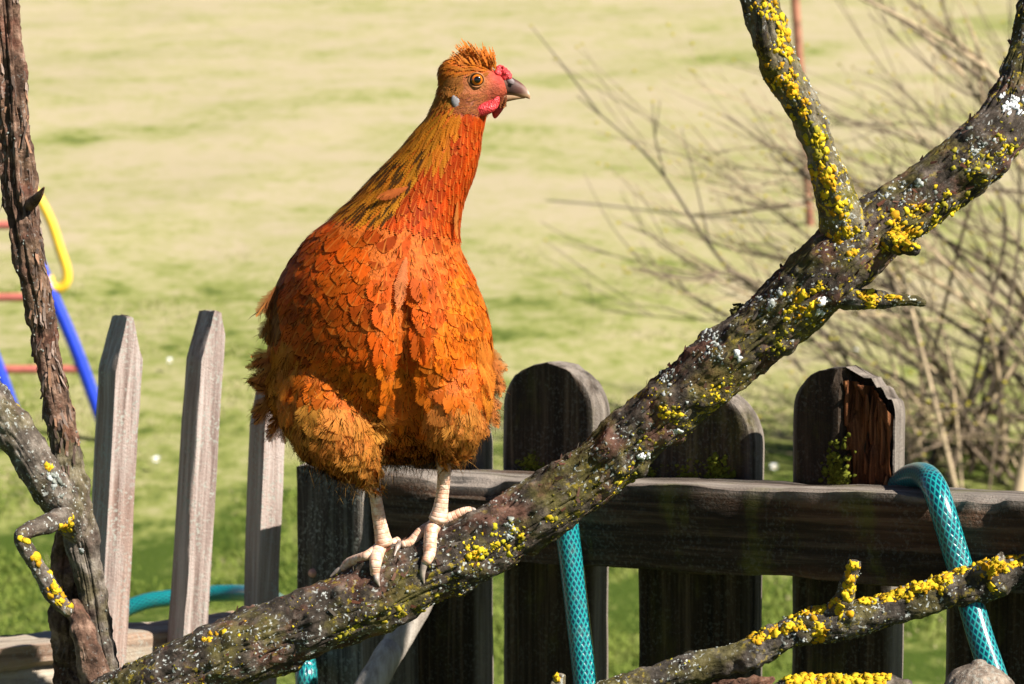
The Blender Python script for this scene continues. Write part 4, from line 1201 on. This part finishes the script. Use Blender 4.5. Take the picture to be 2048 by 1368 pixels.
class Plume:
    """collects feathers as barbed vanes that follow the body"""
    def __init__(s): s.V, s.UV, s.T, s.D, s.N = [], [], [], [], []
    def quad(s, v, uv, tint, dark, n):
        s.V += v; s.UV += uv; s.T += [tint] * 4; s.D += [dark] * 4; s.N += [n] * 4
    def strand(s, p, d, n, L, w, tint, droop=0.25):
        e = n.cross(d).normalized() * w
        m = p + d * (L * .55)
        t = m + (d + Vector((0, 0, -droop)) - n * .12).normalized() * (L * .45)
        s.quad([p - e, p + e, m + e * .8, m - e * .8], [(.3, .3), (.3, .3), (.3, .6), (.3, .6)], tint, 0.0, n)
        s.quad([m - e * .8, m + e * .8, t + e * .15, t - e * .15], [(.3, .6), (.3, .6), (.3, .75), (.3, .75)], tint, 0.0, n)
    def add(s, bv, p, d, n, L, W, tint, dark=0.0, lift=(0.0, 0.003), kb=8, gap=0.12, jit=0.12, point=0.0, curl=0.0, free=0.0, bow=0.14, fringe=0, flen=.2, slant=.9):
        side = n.cross(d).normalized()
        rach, nor = [], []
        ts = np.linspace(0, 1, kb + 1)
        for t in ts:
            q = p + d * (L * (t - 0.35))
            if free < 1:
                h = bv.find_nearest(q)
                h0, n0 = (h[0], h[1]) if h[0] is not None else (q, n)
                if (h0 - q).length > L * 0.6: h0, n0 = q, n
                if free: h0 = h0.lerp(q, free * t)
            else: h0, n0 = q, n
            off = lift[0] + (lift[1] - lift[0]) * t + curl * t * t
            rach.append(h0 + n0 * off); nor.append(n0)
        def wid(t):
            a = min(1.0, t / 0.35) ** 0.7 * 0.85 + 0.15
            if t > 0.5:
                q = (t - 0.5) / 0.5
                a *= (1 - point) * math.sqrt(max(0, 1 - q ** 2.6)) + point * (1 - q ** 1.2)
            return a * W * 0.5
        for sg in (-1, 1):
            for i in range(kb):
                t0, t1 = ts[i], ts[i + 1]
                dt = t1 - t0
                r0, r1 = rach[i], rach[i + 1]
                def edge(t):
                    tt = min(0.999, t)
                    f = tt * kb; k = int(f); f -= k
                    c = rach[k].lerp(rach[k + 1], f); nn = nor[k]
                    w = wid(tt) * (1 + jit * random.uniform(-1, 0.6))
                    return c + side * (sg * w) + d * (w * slant * (1 - tt ** 3)) - nn * (w * bow), 0.5 + 0.5 * sg * min(1, w / (W * 0.5))
                e0, u0 = edge(t0 + gap * dt); e1, u1 = edge(t1 - gap * dt)
                if sg > 0: s.quad([r0, r1, e1, e0], [(0.5, t0), (0.5, t1), (u1, t1), (u0, t0)], tint, dark, nor[i])
                else: s.quad([r1, r0, e0, e1], [(0.5, t1), (0.5, t0), (u0, t0), (u1, t1)], tint, dark, nor[i])
        for _ in range(fringe):
            t = random.uniform(.45, .97); k = min(kb - 1, int(t * kb)); sg = random.uniform(-1, 1)
            q = rach[k] + side * (sg * wid(t) * .85) - nor[k] * (abs(sg) * wid(t) * bow) + nor[k] * .0007
            dd = (d + side * (sg * .7 + random.gauss(0, .12)) + nor[k] * random.uniform(-.05, .18)).normalized()
            c = tuple(min(.9, x * random.uniform(.9, 1.25)) for x in tint)
            s.strand(q, dd, nor[k], L * flen * random.uniform(.5, 1.2), .00016, c)
    def mesh(s, name):
        V = np.array([list(v) for v in s.V])
        c = np.column_stack([np.array(s.T), np.ones(len(V))])
        me = mesh(name, V, np.arange(len(V)).reshape(-1, 4), np.array(s.UV), {'tint': ('FLOAT_COLOR', c), 'dark': ('FLOAT', np.array(s.D))})
        q = V.reshape(-1, 4, 3)
        g = np.cross(q[:, 2] - q[:, 0], q[:, 3] - q[:, 1]); g /= np.linalg.norm(g, axis=1)[:, None] + 1e-12
        g = np.repeat(g, 4, 0); N = np.array([list(n) for n in s.N])
        g *= np.where((g * N).sum(1) < 0, -1, 1)[:, None]
        m = N * .8 + g * .28
        if len(me.vertices) == len(m): me.normals_split_custom_set_from_vertices((m / (np.linalg.norm(m, axis=1)[:, None] + 1e-12)).tolist())
        return me

def sample_surface(me, radius_fn, n=60000, seed=3):
    g = np.random.default_rng(seed)
    me.calc_loop_triangles()
    tri = np.zeros(len(me.loop_triangles) * 3, np.int32); me.loop_triangles.foreach_get('vertices', tri); tri = tri.reshape(-1, 3)
    V = np.zeros(len(me.vertices) * 3, np.float32); me.vertices.foreach_get('co', V); V = V.reshape(-1, 3).astype(float)
    a, b, c = V[tri[:, 0]], V[tri[:, 1]], V[tri[:, 2]]
    nn = np.cross(b - a, c - a); ar = np.linalg.norm(nn, axis=1)
    idx = g.choice(len(tri), n, p=ar / ar.sum())
    u, v = g.random(n), g.random(n)
    f = u + v > 1; u[f], v[f] = 1 - u[f], 1 - v[f]
    P = a[idx] + (b - a)[idx] * u[:, None] + (c - a)[idx] * v[:, None]
    N = nn[idx] / (ar[idx][:, None] + 1e-12)
    grid, cell, out = {}, 0.012, []
    for i in range(n):
        p = P[i]; r = radius_fn(p, N[i])
        if r is None: continue
        k = (int(p[0] // cell), int(p[1] // cell), int(p[2] // cell))
        ok = True
        for dx in (-1, 0, 1):
            for dy in (-1, 0, 1):
                for dz in (-1, 0, 1):
                    for q in grid.get((k[0] + dx, k[1] + dy, k[2] + dz), ()):
                        if (p[0] - q[0]) ** 2 + (p[1] - q[1]) ** 2 + (p[2] - q[2]) ** 2 < r * r: ok = False; break
                    if not ok: break
                if not ok: break
            if not ok: break
        if ok:
            grid.setdefault(k, []).append(p); out.append((Vector(p), Vector(N[i])))
    return out

def build_hen():
    feet = Q(820, 1085, HY)
    hen = thing('hen', feet, 'rust-orange hen with a small crest standing on the lichened branch, head turned right', 'hen')
    me = hen_body()
    body_bv = BVHTree.FromPolygons([v.co.copy() for v in me.vertices], [tuple(p.vertices) for p in me.polygons])
    # ---- skin / under-plumage colour
    nv = len(me.vertices)
    V = np.zeros(nv * 3, np.float32); me.vertices.foreach_get('co', V); V = V.reshape(-1, 3)
    pp = np.array([proj(v) for v in V])
    def bare(px, py):
        """bare skin of the face"""
        e1 = ((px - 962) / 56) ** 2 + ((py - 178) / 42) ** 2
        e2 = ((px - 938) / 34) ** 2 + ((py - 205) / 32) ** 2
        return (min(e1, e2) < 1.0) and not (py < 148 and px < 975) and not (px < 905 and py < 175)
    tint = np.tile(np.array((0.58, 0.12, 0.008)), (nv, 1))
    for i in range(nv):
        if pp[i, 1] < 250:
            x, y = pp[i]
            if bare(x, y) or (x > 985 and y > 135):
                c = np.array((0.42, 0.082, 0.036))
                r = math.hypot(x - 953, (y - 160))
                c = c * (1 - math.exp(-(r / 26) ** 2)) + np.array((0.46, 0.18, 0.045)) * math.exp(-(r / 26) ** 2)
                k = math.exp(-(((x - 1002) / 22) ** 2 + ((y - 150) / 20) ** 2)); c = c * (1 - k) + np.array((0.62, 0.06, 0.05)) * k
                k = math.exp(-(((x - 915) / 18) ** 2 + ((y - 182) / 14) ** 2)); c = c * (1 - k) + np.array((0.48, 0.20, 0.07)) * k
                k = math.exp(-(((x - 940) / 20) ** 2 + ((y - 212) / 14) ** 2)); c = c * (1 - k) + np.array((0.34, 0.13, 0.07)) * k
                tint[i] = c
    at = me.attributes.new('tint', 'FLOAT_COLOR', 'POINT')
    at.data.foreach_set('color', np.column_stack([tint, np.ones(nv)]).astype(np.float32).ravel())
    me.polygons.foreach_set('use_smooth', np.ones(len(me.polygons), bool))
    body = put('body', me, tint_mat('hen_skin', 0.65, 0.2, 650, 0.9, 0.55), hen)

    # ---- plumage
    def zone(px, py):
        if py < 222 and px > 850: return 'head'
        if py < 440 + (px - 800) * 0.18: return 'neck'
        if py > 845 or (py > 800 and (px < 760 or px > 850)): return 'fluff'
        return 'breast'
    def rad(p, n):
        px, py = proj(p)
        z = zone(px, py)
        if z == 'head': return None if (bare(px, py) or px > 985) else 0.0024
        if z == 'neck': return 0.0036 if p[1] < HY + 0.04 else 0.006
        if z == 'fluff': return 0.0072
        return 0.0070 if p[1] < HY + 0.05 else 0.012
    pts = sample_surface(me, rad)
    groups = {k: Plume() for k in ('head', 'neck', 'fluff', 'breast', 'wing')}
    singles = []
    rr = random.Random(4)
    def vary(c, k=0.22):
        f = 1 + rr.uniform(-k, k); g = 1 + rr.uniform(-0.12, 0.12)
        return (min(.9, c[0] * f), min(.9, c[1] * f * g), c[2] * f)
    for p, n in pts:
        px, py = proj(p)
        z = zone(px, py)
        if z == 'head':
            d = Vector((-0.85, 0.0, -0.15 if py < 140 else -0.55)) if px < 960 or py < 150 else Vector((-0.7, 0, -0.6))
            if py > 190: d = Vector((-0.35, 0, -1))
            c = vary((0.46, 0.135, 0.012) if py < 185 else (0.50, 0.20, 0.025))
            if py > 205 and px > 915: c = vary((0.30, 0.075, 0.02))
            L, W, kw = rr.uniform(.007, .010), .0028, dict(lift=(0.0, .0014), kb=5, gap=.15, jit=.2, point=.7)
        elif z == 'neck':
            l_edge = np.interp(py, [220, 300, 400, 460], [850, 805, 715, 640]); r_edge = np.interp(py, [220, 300, 400, 460], [975, 960, 922, 915])
            f = (px - l_edge) / (r_edge - l_edge)                 # 0 nape .. 1 throat
            ax = Vector((-0.52, 0, -0.85)).lerp(Vector((-0.05, 0, -1)), min(1, max(0, f * 1.2)))
            d = ax
            back = p.y > HY + 0.03
            if f < 0.42 or back:
                c = vary((0.56, 0.205, 0.012), .25); dk = 0.85 if (py > 285 and (rr.random() < (0.34 if f < .36 else .16))) else 0.0
                L, W = rr.uniform(.020, .028), .0054
            elif f < 0.62 and py < 330:
                c = vary((0.60, 0.18, 0.010)); dk = 0.0; L, W = rr.uniform(.016, .022), .005
            else:
                c = vary((0.54, 0.060, 0.003), .32); dk = 0.0
                L, W = rr.uniform(.016, .022), .0072
            kw = dict(dark=dk, lift=(-.0005, .0014), kb=11, gap=.22, jit=.3, point=.75 if f < .5 else .4)
        elif z == 'breast':
            ux = (px - 830) / (230 if px < 830 else 330)
            d = Vector((ux * (0.75 if px < 830 else 0.40), 0.3 * abs(ux), -1))
            wing = px < 590 + (py - 460) * -0.12 and py < 660 or p.y > HY + 0.06
            c = (0.60, 0.098, 0.004)
            if px > 880 and py > 470: c = (0.74, 0.160, 0.007)
            if py < 520: c = (0.60, 0.090, 0.004)
            if py > 700: c = (0.70, 0.155, 0.009)
            c = vary(c, .40)
            L, W = rr.uniform(.028, .038), rr.uniform(.0145, .0200)
            kw = dict(lift=(-.0012, rr.uniform(.0003, .0013)), kb=24, gap=.04, jit=.13, point=rr.uniform(.15, .40), bow=rr.uniform(0, .08), fringe=10, flen=.14)
            if wing:
                c = vary((0.26, 0.095, 0.024), .3); L, W = rr.uniform(.028, .04), .011; kw.update(point=.45, gap=.15, jit=.2, lift=(-.001, .0015), fringe=0); d = Vector((-0.30, .45, -0.9))
            if py > 690 and (px < 590 or px > 960):
                kw.update(lift=(0, .0035), curl=.002, jit=.4, gap=.28, point=.2, fringe=16, flen=.3); c = vary((0.76, 0.24, 0.025), .2); L *= 1.15
                d = Vector((-.5 if px < 700 else .35, 0, -.9))
        else:
            sgn = -1 if px < 790 else 1
            d = Vector((0.18 * (1 if px < 790 and px > 700 else sgn * 0.6), 0.05, -1))
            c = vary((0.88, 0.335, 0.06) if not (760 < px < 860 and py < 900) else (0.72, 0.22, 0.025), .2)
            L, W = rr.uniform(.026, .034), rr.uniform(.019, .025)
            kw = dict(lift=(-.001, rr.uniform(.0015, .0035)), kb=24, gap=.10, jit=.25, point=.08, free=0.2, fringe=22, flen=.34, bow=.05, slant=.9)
            if py > 905: L, W = L * .7, W * .6
        d = d + Vector((rr.gauss(0, .09), rr.gauss(0, .05), rr.gauss(0, .05)))
        d = d - n * d.dot(n)
        if d.length < 0.15: d = Vector((0, 0.2, -1)) - n * Vector((0, 0.2, -1)).dot(n)
        if d.length < 1e-3: continue
        d.normalize()
        if z == 'breast' and not wing and n.y < -0.25 and len(singles) < 290 and py < 800 and rr.random() < 0.8:
            f1 = Plume(); f1.add(body_bv, p, d, n, L, W, c, **kw); singles.append(f1)
        else:
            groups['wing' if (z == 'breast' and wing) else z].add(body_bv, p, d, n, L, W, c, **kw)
    # extra loose down on thighs and belly hem
    fl = groups['fluff']
    for p, n in pts:
        px, py = proj(p)
        if zone(px, py) == 'fluff' and n.y < 0.5:
            for _ in range(16 if py > 880 else 4):
                d = Vector((rr.gauss(0, .45), rr.gauss(0, .25), -1)); d = (d - n * d.dot(n) * 0.75).normalized()
                q = p + n * rr.uniform(.0008, .003) + Vector((rr.gauss(0, .004), 0, rr.gauss(0, .004)))
                fl.strand(q, d, n, rr.uniform(.006, .016), .00017, vary((0.86, 0.45, 0.12), .12))
    # tufts that stand off the flanks
    for x, y, dx, dz, L in [(552, 715, -.5, -.2, .018), (552, 742, -.6, -.3, .022), (552, 772, -.7, .15, .023), (552, 792, -.5, -.6, .022), (545, 825, -.4, -.8, .026), (540, 640, -.2, -.95, .024), (545, 600, -.2, -.95, .026),
                            (976, 712, .3, -.7, .018), (978, 745, .3, -.8, .02), (972, 790, .3, -.8, .02), (962, 830, .2, -.9, .022)]:
        h = body_bv.find_nearest(Q(x + (16 if x < 800 else -16), y, HY + .004))
        for _ in range(4):
            d = Vector((dx + rr.gauss(0, .2), rr.gauss(0, .2), dz + rr.gauss(0, .15))).normalized()
            n = Vector((.2, -1, .2)); n = (n - d * n.dot(d)).normalized()
            wing_ = y < 660 and x < 800
            groups['wing' if wing_ else 'breast'].add(body_bv, h[0] + d * L * .2 + Vector((0, rr.uniform(-.008, .004), rr.uniform(-.006, .006))), d, n, L * rr.uniform(.7, 1.15), .010, vary((0.30, .10, .022) if wing_ else (.56, .18, .04), .2), kb=24, gap=.25, jit=.35, point=.5, free=1, curl=.004, fringe=12, flen=.3)
    # crest: tuft swept up and back
    cr = groups['head']
    for k in range(270):
        px, py = rr.uniform(918, 992), 0
        py = 130 - 0.05 * (px - 930) if px > 930 else 134
        s = Q(px, py + rr.uniform(-2, 14), HY - 8 * HS + rr.uniform(-22, 22) * HS)
        t = (px - 918) / 72
        d = Vector((-0.95 + 0.40 * t + rr.gauss(0, .16), rr.gauss(0, .16), 0.50 + 0.85 * t + rr.gauss(0, .10))).normalized()
        n = Vector((0.3, -1, 0.4)); n = (n - d * n.dot(d)).normalized()
        L = rr.uniform(.008, .0215) * (0.62 + 0.55 * math.sin(math.pi * min(1, t * .95)) ** 2)
        cr.add(body_bv, s + d * L * .3, d, n, L, .0023, vary((0.66, 0.20, 0.02), .3), dark=0.8 if rr.random() < .08 else 0, kb=6, gap=.2, jit=.25, point=.85, free=1, curl=-.002)
    # tail, straight behind the body
    tl = Plume()
    for k in range(16):
        a = (k - 7.5) / 7.5
        s = Q(765 + a * 60, 590 + abs(a) * 30, HY + 0.175)
        d = Vector((a * .2, 0.9, 0.25 - .2 * abs(a))).normalized()
        tl.add(body_bv, s + d * .03, d, Vector((a * .8, -.3, 1)).normalized(), .11, .028, vary((0.22, 0.08, 0.02)), dark=.5, kb=14, gap=.03, jit=.05, free=1)
    FM = feather_mat()
    DM = feather_mat('down_feather', 0.5)
    for k, nm in (('head', 'head_plumage'), ('neck', 'hackle_plumage'), ('breast', 'breast_plumage'), ('wing', 'wing_plumage'), ('fluff', 'thigh_down')):
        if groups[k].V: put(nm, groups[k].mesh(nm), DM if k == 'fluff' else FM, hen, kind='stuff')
    put('tail', tl.mesh('tail'), FM, hen, kind='stuff')
    for f1 in singles: put('feather', f1.mesh('feather'), FM, hen)
    # the two displaced pale feathers
    for (x, y, x2, y2, L, W, c, lb) in [(812, 515, 786, 640, .040, .0095, (0.70, 0.22, 0.07), 'pale pinkish feather standing out from the middle of the breast'), (818, 375, 748, 412, .024, .0075, (0.60, 0.15, 0.035), 'pale displaced feather on the side of the neck'), (912, 400, 902, 470, .030, .006, (0.58, 0.20, 0.04), 'long narrow feather on the throat')]:
        h = body_bv.ray_cast(CAM, (Q(x, y, 2) - CAM).normalized()); h2 = body_bv.ray_cast(CAM, (Q(x2, y2, 2) - CAM).normalized())
        if h[0] is None or h2[0] is None: continue
        d = (h2[0] - h[0]).normalized(); n = (h[1] - d * h[1].dot(d)).normalized()
        f1 = Plume(); f1.add(body_bv, h[0] + d * L * .35, d, n, L, W, c, lift=(.002, .006), kb=30, gap=.18, jit=.25, point=.4, bow=.1, fringe=10, flen=.10)
        put('feather', f1.mesh('feather'), FM, hen, label=lb)

    # ---- face
    def surf(px, py):
        h = body_bv.ray_cast(CAM, (Q(px, py, 2) - CAM).normalized()); return h[0], h[1]
    e, en = surf(953, 160)
    def part(name, V, F, m, parent=hen, **kw): return put(name, mesh(name, V, F), m, parent, **kw)
    eye_m = NT('hen_eye', 0.08, 0.7)
    gp = eye_m.n('VectorMath', _operation='DISTANCE', i0=eye_m.obj(), i1=tuple(e + Vector((0.0008, -0.0034, 0.0002))))
    eye_m.base(eye_m.ramp(eye_m.math('MULTIPLY', gp.outputs['Value'], 100.0), [(0.25, (0.004, 0.003, 0.002)), (0.28, (0.50, 0.10, 0.004)), (0.40, (0.60, 0.15, 0.006)), (0.45, (0.03, 0.014, 0.008)), (0.6, (0.02, 0.01, 0.006))]))
    V, F = ellipsoid(e + Vector((0, 0.0012, 0)), .0052, .0046, .0050, n=4)
    eye = part('eye', V, F, eye_m.m)
    skin = plain('eyelid_skin', (0.34, 0.14, 0.05), .5, .35, .15, 200)
    lid = [e + Vector((math.cos(a) * .0056, -0.0016 + .0012 * abs(math.cos(a)), math.sin(a) * .0051)) for a in np.linspace(0, 2 * math.pi, 25)]
    V, F, U = tube(lid, [.00055] * 25, 10, .0006, ends=False); put('eyelid', mesh('eyelid', V, F, U), skin, eye)
    # far eye
    ef = Q(953, 160, HY + 26 * HS)
    V, F = ellipsoid(ef, .0052, .0046, .0050, n=3); part('eye', V, F, plain('far_eye', (.5, .15, .01), .1))
    horn = NT('beak_horn', 0.55, 0.3)
    ox = horn.n('SeparateXYZ', Vector=horn.obj())
    x0, x1 = quill(1000, 180).x, quill(1060, 190).x
    tpos = horn.n('MapRange', Value=ox.outputs[0], i1=x0, i2=x1).outputs[0]
    zz = horn.n('MapRange', Value=ox.outputs[2], i1=quill(1040, 193).z, i2=quill(1040, 166).z).outputs[0]
    hc = horn.ramp(tpos, [(0.0, (0.22, 0.09, 0.05)), (0.35, (0.05, 0.026, 0.023)), (0.7, (0.11, 0.042, 0.03)), (0.88, (0.24, 0.15, 0.11)), (1.0, (0.62, 0.54, 0.45))])
    horn.base(horn.mix(horn.step(zz, 0.30, 0.02), hc, (0.34, 0.20, 0.11)))
    horn.bump(horn.noise(horn.obj(), 500, 3), .25, .0006)
    up = tube([quill(988, 172, -8), quill(1006, 170, -8), quill(1022, 174, -8), quill(1038, 180.5, -8), quill(1050, 188, -8), quill(1056, 193, -8), quill(1059, 198, -8)],
              [21 * HS, 20.5 * HS, 18 * HS, 14.5 * HS, 9.5 * HS, 5 * HS, 1.5 * HS], 24, .0006, ends=True)
    V = up[0].copy()
    gape = lambda x: np.interp(x, [quill(985, 0).x, quill(1030, 0).x, quill(1062, 0).x], [quill(985, 196).z, quill(1030, 191).z, quill(1060, 199).z])
    g_ = gape(V[:, 0]); V[:, 2] = np.where(V[:, 2] < g_, g_ - (g_ - V[:, 2]) * 0.05, V[:, 2]); V[:, 1] = HY - 8 * HS + (V[:, 1] - (HY - 8 * HS)) * 0.72
    beak = put('beak', mesh('upper_bill', V, up[1], up[2]), horn.m, hen)
    lo = tube([quill(986, 196, -8), quill(1006, 196, -8), quill(1024, 194, -8), quill(1038, 194, -8), quill(1049, 195, -8)], [9 * HS, 8.5 * HS, 7 * HS, 4.5 * HS, 2 * HS], 20, .0006)
    V = lo[0].copy(); V[:, 1] = HY - 8 * HS + (V[:, 1] - (HY - 8 * HS)) * 1.05
    g_ = gape(V[:, 0]) + .0014; V[:, 2] = np.where(V[:, 2] > g_, g_, V[:, 2])
    put('lower_bill', mesh('lower_bill', V, lo[1], lo[2]), horn.m, beak)
    # cere and nostril
    V, F = ellipsoid(quill(1021, 163, -19), 9 * HS, 5 * HS, 7 * HS, .5); put('nostril_flap', mesh('nostril_flap', V, F), plain('grey_cere', (0.22, 0.17, 0.17), .5, .4, .2, 300), beak)
    V, F = ellipsoid(quill(1022, 168, -23.5), 4.5 * HS, 1.5 * HS, 1.8 * HS, .35); put('nostril', mesh('nostril', V, F), plain('nostril_dark', (0.02, 0.012, 0.01), .7), beak)
    red = NT('red_comb_skin', .45, .45)
    rn = red.noise(red.obj(), 500, 5)
    red.base(red.ramp(rn, [(.3, (0.42, 0.012, 0.018)), (.65, (0.66, 0.05, 0.055))])); red.bump(red.n('TexVoronoi', Vector=red.obj(), Scale=900.0).outputs[0], .6, .0008)
    P = []
    for x, y, r in [(996, 137, 6), (1003, 140, 7), (1010, 145, 7.5), (1015, 150, 7), (1019, 156, 5.5), (1002, 149, 8), (1010, 156, 7), (994, 146, 7), (1000, 132, 3.5), (1006, 134, 3.5), (1012, 138, 3.5), (1018, 144, 3.2), (1022, 150, 3)]:
        P.append(ellipsoid(quill(x, y, -10 + (rr.uniform(-9, 4))), r * HS, r * 1.5 * HS, r * HS, n=2))
    put('comb', remeshed(P, .0008, 2), red.m, hen)
    def wattle(pts, dy, th):
        """flat fleshy lobe: outline in the picture, real thickness"""
        o = np.array(pts, float); c = o.mean(0)
        o = catmull(np.vstack([o, o[:1]]), 6)[:-1]
        P_ = []
        for k, f in enumerate((1.0, .9, .6, .2)):
            ring = c + (o - c) * f
            P_.append([quill(x, y, dy - th * math.sqrt(1 - f * f * .98) * (1 + .25 * math.sin((y - c[1]) / 4))) for x, y in ring])
        for f in (.3, .9): P_.append([quill(x, y, dy + th * math.sqrt(1 - f * f * .98)) for x, y in c + (o - c) * f])
        P_ = [P_[5]] + P_[:4] if False else [P_[4], P_[5], P_[0], P_[1], P_[2], P_[3]]
        n = len(o); V = np.array([[list(q) for q in r_] for r_ in P_]).reshape(-1, 3)
        i, j = np.meshgrid(np.arange(5), np.arange(n), indexing='ij'); j2 = (j + 1) % n
        F = np.stack([i * n + j, i * n + j2, (i + 1) * n + j2, (i + 1) * n + j], -1).reshape(-1, 4)
        me_ = mesh('wattle', V, F)
        bm = bmesh.new(); bm.from_mesh(me_); bmesh.ops.holes_fill(bm, edges=[q for q in bm.edges if q.is_boundary], sides=0); bmesh.ops.recalc_face_normals(bm, faces=bm.faces); bm.to_mesh(me_); bm.free()
        return me_
    put('wattle', wattle([(944, 222), (952, 213), (968, 205), (984, 199), (996, 192), (1000, 200), (996, 214), (985, 225), (970, 231), (955, 233)], -44, 7), red.m, hen)
    put('wattle', wattle([(990, 205), (1004, 200), (1013, 203), (1008, 216), (1000, 228), (991, 237), (985, 232), (984, 218)], 18, 6), red.m, hen)
    lobe_m = plain('white_earlobe', (0.21, 0.195, 0.20), .7, .4, .12, 300)
    p0, n0 = surf(910, 204)
    V, F = ellipsoid(p0 + Vector((0.0006, -.0004, -.0006)), 8 * HS, 4.2 * HS, 16 * HS, -.35, 4); V = V + np.stack([fbm(V * 120, 2, 3) * .0008, 0 * V[:, 0], fbm(V * 120, 2, 9) * .0008], -1); part('earlobe', V, F, lobe_m)
    # ear tuft: tan feathers over the ear
    et = Plume()
    for k in range(90):
        p0, n0 = surf(rr.uniform(893, 924), rr.uniform(156, 186))
        if p0 is None: continue
        d = Vector((-.55 + rr.gauss(0, .2), 0, -.75)); d = (d - n0 * d.dot(n0)).normalized()
        et.add(body_bv, p0, d, n0, .0085, .0026, vary((0.46, 0.17, 0.04), .2), lift=(.0005, .0022), kb=5, gap=.3, jit=.4, point=.6)
    for k in range(150):       # fine bristles on the cheek
        p0, n0 = surf(rr.uniform(912, 975), rr.uniform(186, 226))
        if p0 is None: continue
        d = Vector((-.8, 0, -.45 + rr.gauss(0, .25))); d = (d - n0 * d.dot(n0)).normalized()
        et.add(body_bv, p0, d, n0, .0055, .0014, vary((0.36, 0.115, 0.04), .35), lift=(.0003, .0010), kb=4, gap=.3, jit=.4, point=.6)
    for k in range(60):       # beard under the bill
        p0 = quill(rr.uniform(985, 1012), rr.uniform(192, 206), -8 + rr.uniform(-14, 14))
        d = Vector((-.3 + rr.gauss(0, .2), rr.gauss(0, .2), -1)).normalized()
        et.add(body_bv, p0, d, Vector((0.2, -1, .1)), .007, .0022, vary((0.22, 0.06, 0.02), .3), kb=5, gap=.3, jit=.4, point=.6, free=1)
    put('ear_tuft', et.mesh('ear_tuft'), FM, hen, kind='stuff')

    # ---- legs
    sk = NT('scaly_leg_skin', .42, .45)
    so = sk.n('SeparateXYZ', Vector=sk.uv())
    ring = sk.math('ABSOLUTE', sk.math('SINE', sk.math('MULTIPLY', so.outputs[1], 900.0)))
    nz = sk.noise(sk.obj(), 220, 6, 0.65)
    c = sk.ramp(nz, [(.32, (0.50, 0.20, 0.11)), (.48, (0.66, 0.40, 0.27)), (.66, (0.76, 0.58, 0.46))])
    c = sk.mix(sk.math('MULTIPLY', sk.step(ring, .22, .05), .28), c, (0.34, 0.13, 0.08))
    sk.base(c); sk.bump(sk.math('ADD', sk.step(ring, 0, .4), sk.math('MULTIPLY', sk.noise(sk.obj(), 700, 2), .5)), .5, .0007)
    claw_m = plain('horn_claw', (0.30, 0.24, 0.20), .35, .5, .3, 200)
    def on_branch(px, py, r):
        h = PERCH.ray_cast(CAM, (Q(px, py, 2) - CAM).normalized())
        if h[0] is not None and h[1].dot(CAM - h[0]) > 0 and abs(h[1].normalized().y) > 0.15: return h[0] + h[1] * r * .75
        q = Q(px, py, HY)
        h = PERCH.find_nearest(q)
        return q.lerp(h[0] + h[1] * r * .8, 0.6)
    scute = lambda V, a, S, r: r * (0.035 * np.abs(np.sin(S * 900 + 1.5 * vnoise(V * 300, 3))) + .03 * vnoise(V * 260, 8) - .02)
    for (shank, toes) in [
            ([(746, 955, -30, 15), (751, 990, -28, 12.5), (757, 1030, -24, 13), (763, 1062, -22, 15), (768, 1086, -22, 18)],
             [([(766, 1088, 14), (758, 1112, 14), (753, 1132, 12.5), (752, 1148, 9)], [(753, 1146, 7), (755, 1160, 5.5), (759, 1172, 1.5)]),
              ([(762, 1098, 12), (735, 1117, 11), (705, 1130, 11), (686, 1139, 8)], [(688, 1138, 7), (674, 1140, 5.5), (660, 1150, 1.5)]),
              ([(772, 1090, 11), (786, 1086, 9.5), (798, 1084, 8)], [(796, 1085, 6), (804, 1092, 1.5)])]),
            ([(889, 912, -30, 17), (888, 950, -28, 13.5), (885, 985, -26, 13), (881, 1015, -26, 15), (877, 1038, -26, 20)],
             [([(878, 1042, 17), (866, 1070, 15.5), (858, 1100, 13.5), (854, 1126, 11)], [(850, 1124, 7.5), (846, 1145, 6), (848, 1166, 1.5)]),
              ([(868, 1048, 12), (846, 1068, 11.5), (824, 1083, 11), (808, 1094, 8)], [(810, 1091, 7), (796, 1096, 5.5), (789, 1112, 1.5)]),
              ([(886, 1042, 13), (905, 1034, 11), (926, 1024, 9.5), (940, 1019, 8)], [(938, 1019, 6.5), (948, 1020, 4.5), (956, 1026, 1.5)])])]:
        V, F, U = tube([quill(x, y, dy) for x, y, dy, r in shank], [r * HS for *_, r in shank], 28, .0008, scute)
        leg = put('leg', mesh('leg', V, F, U), sk.m, hen)
        for toe, claw in toes:
            V, F, U = tube([on_branch(x, y, r * HS) for x, y, r in toe], [r * HS for *_, r in toe], 20, .0007, scute, flat=.9)
            put('toe', mesh('toe', V, F, U), sk.m, leg)
            V, F, U = tube([on_branch(x, y, r * HS) for x, y, r in claw], [r * HS for *_, r in claw], 14, .0006)
            put('claw', mesh('claw', V, F, U), claw_m, leg)
build_hen()
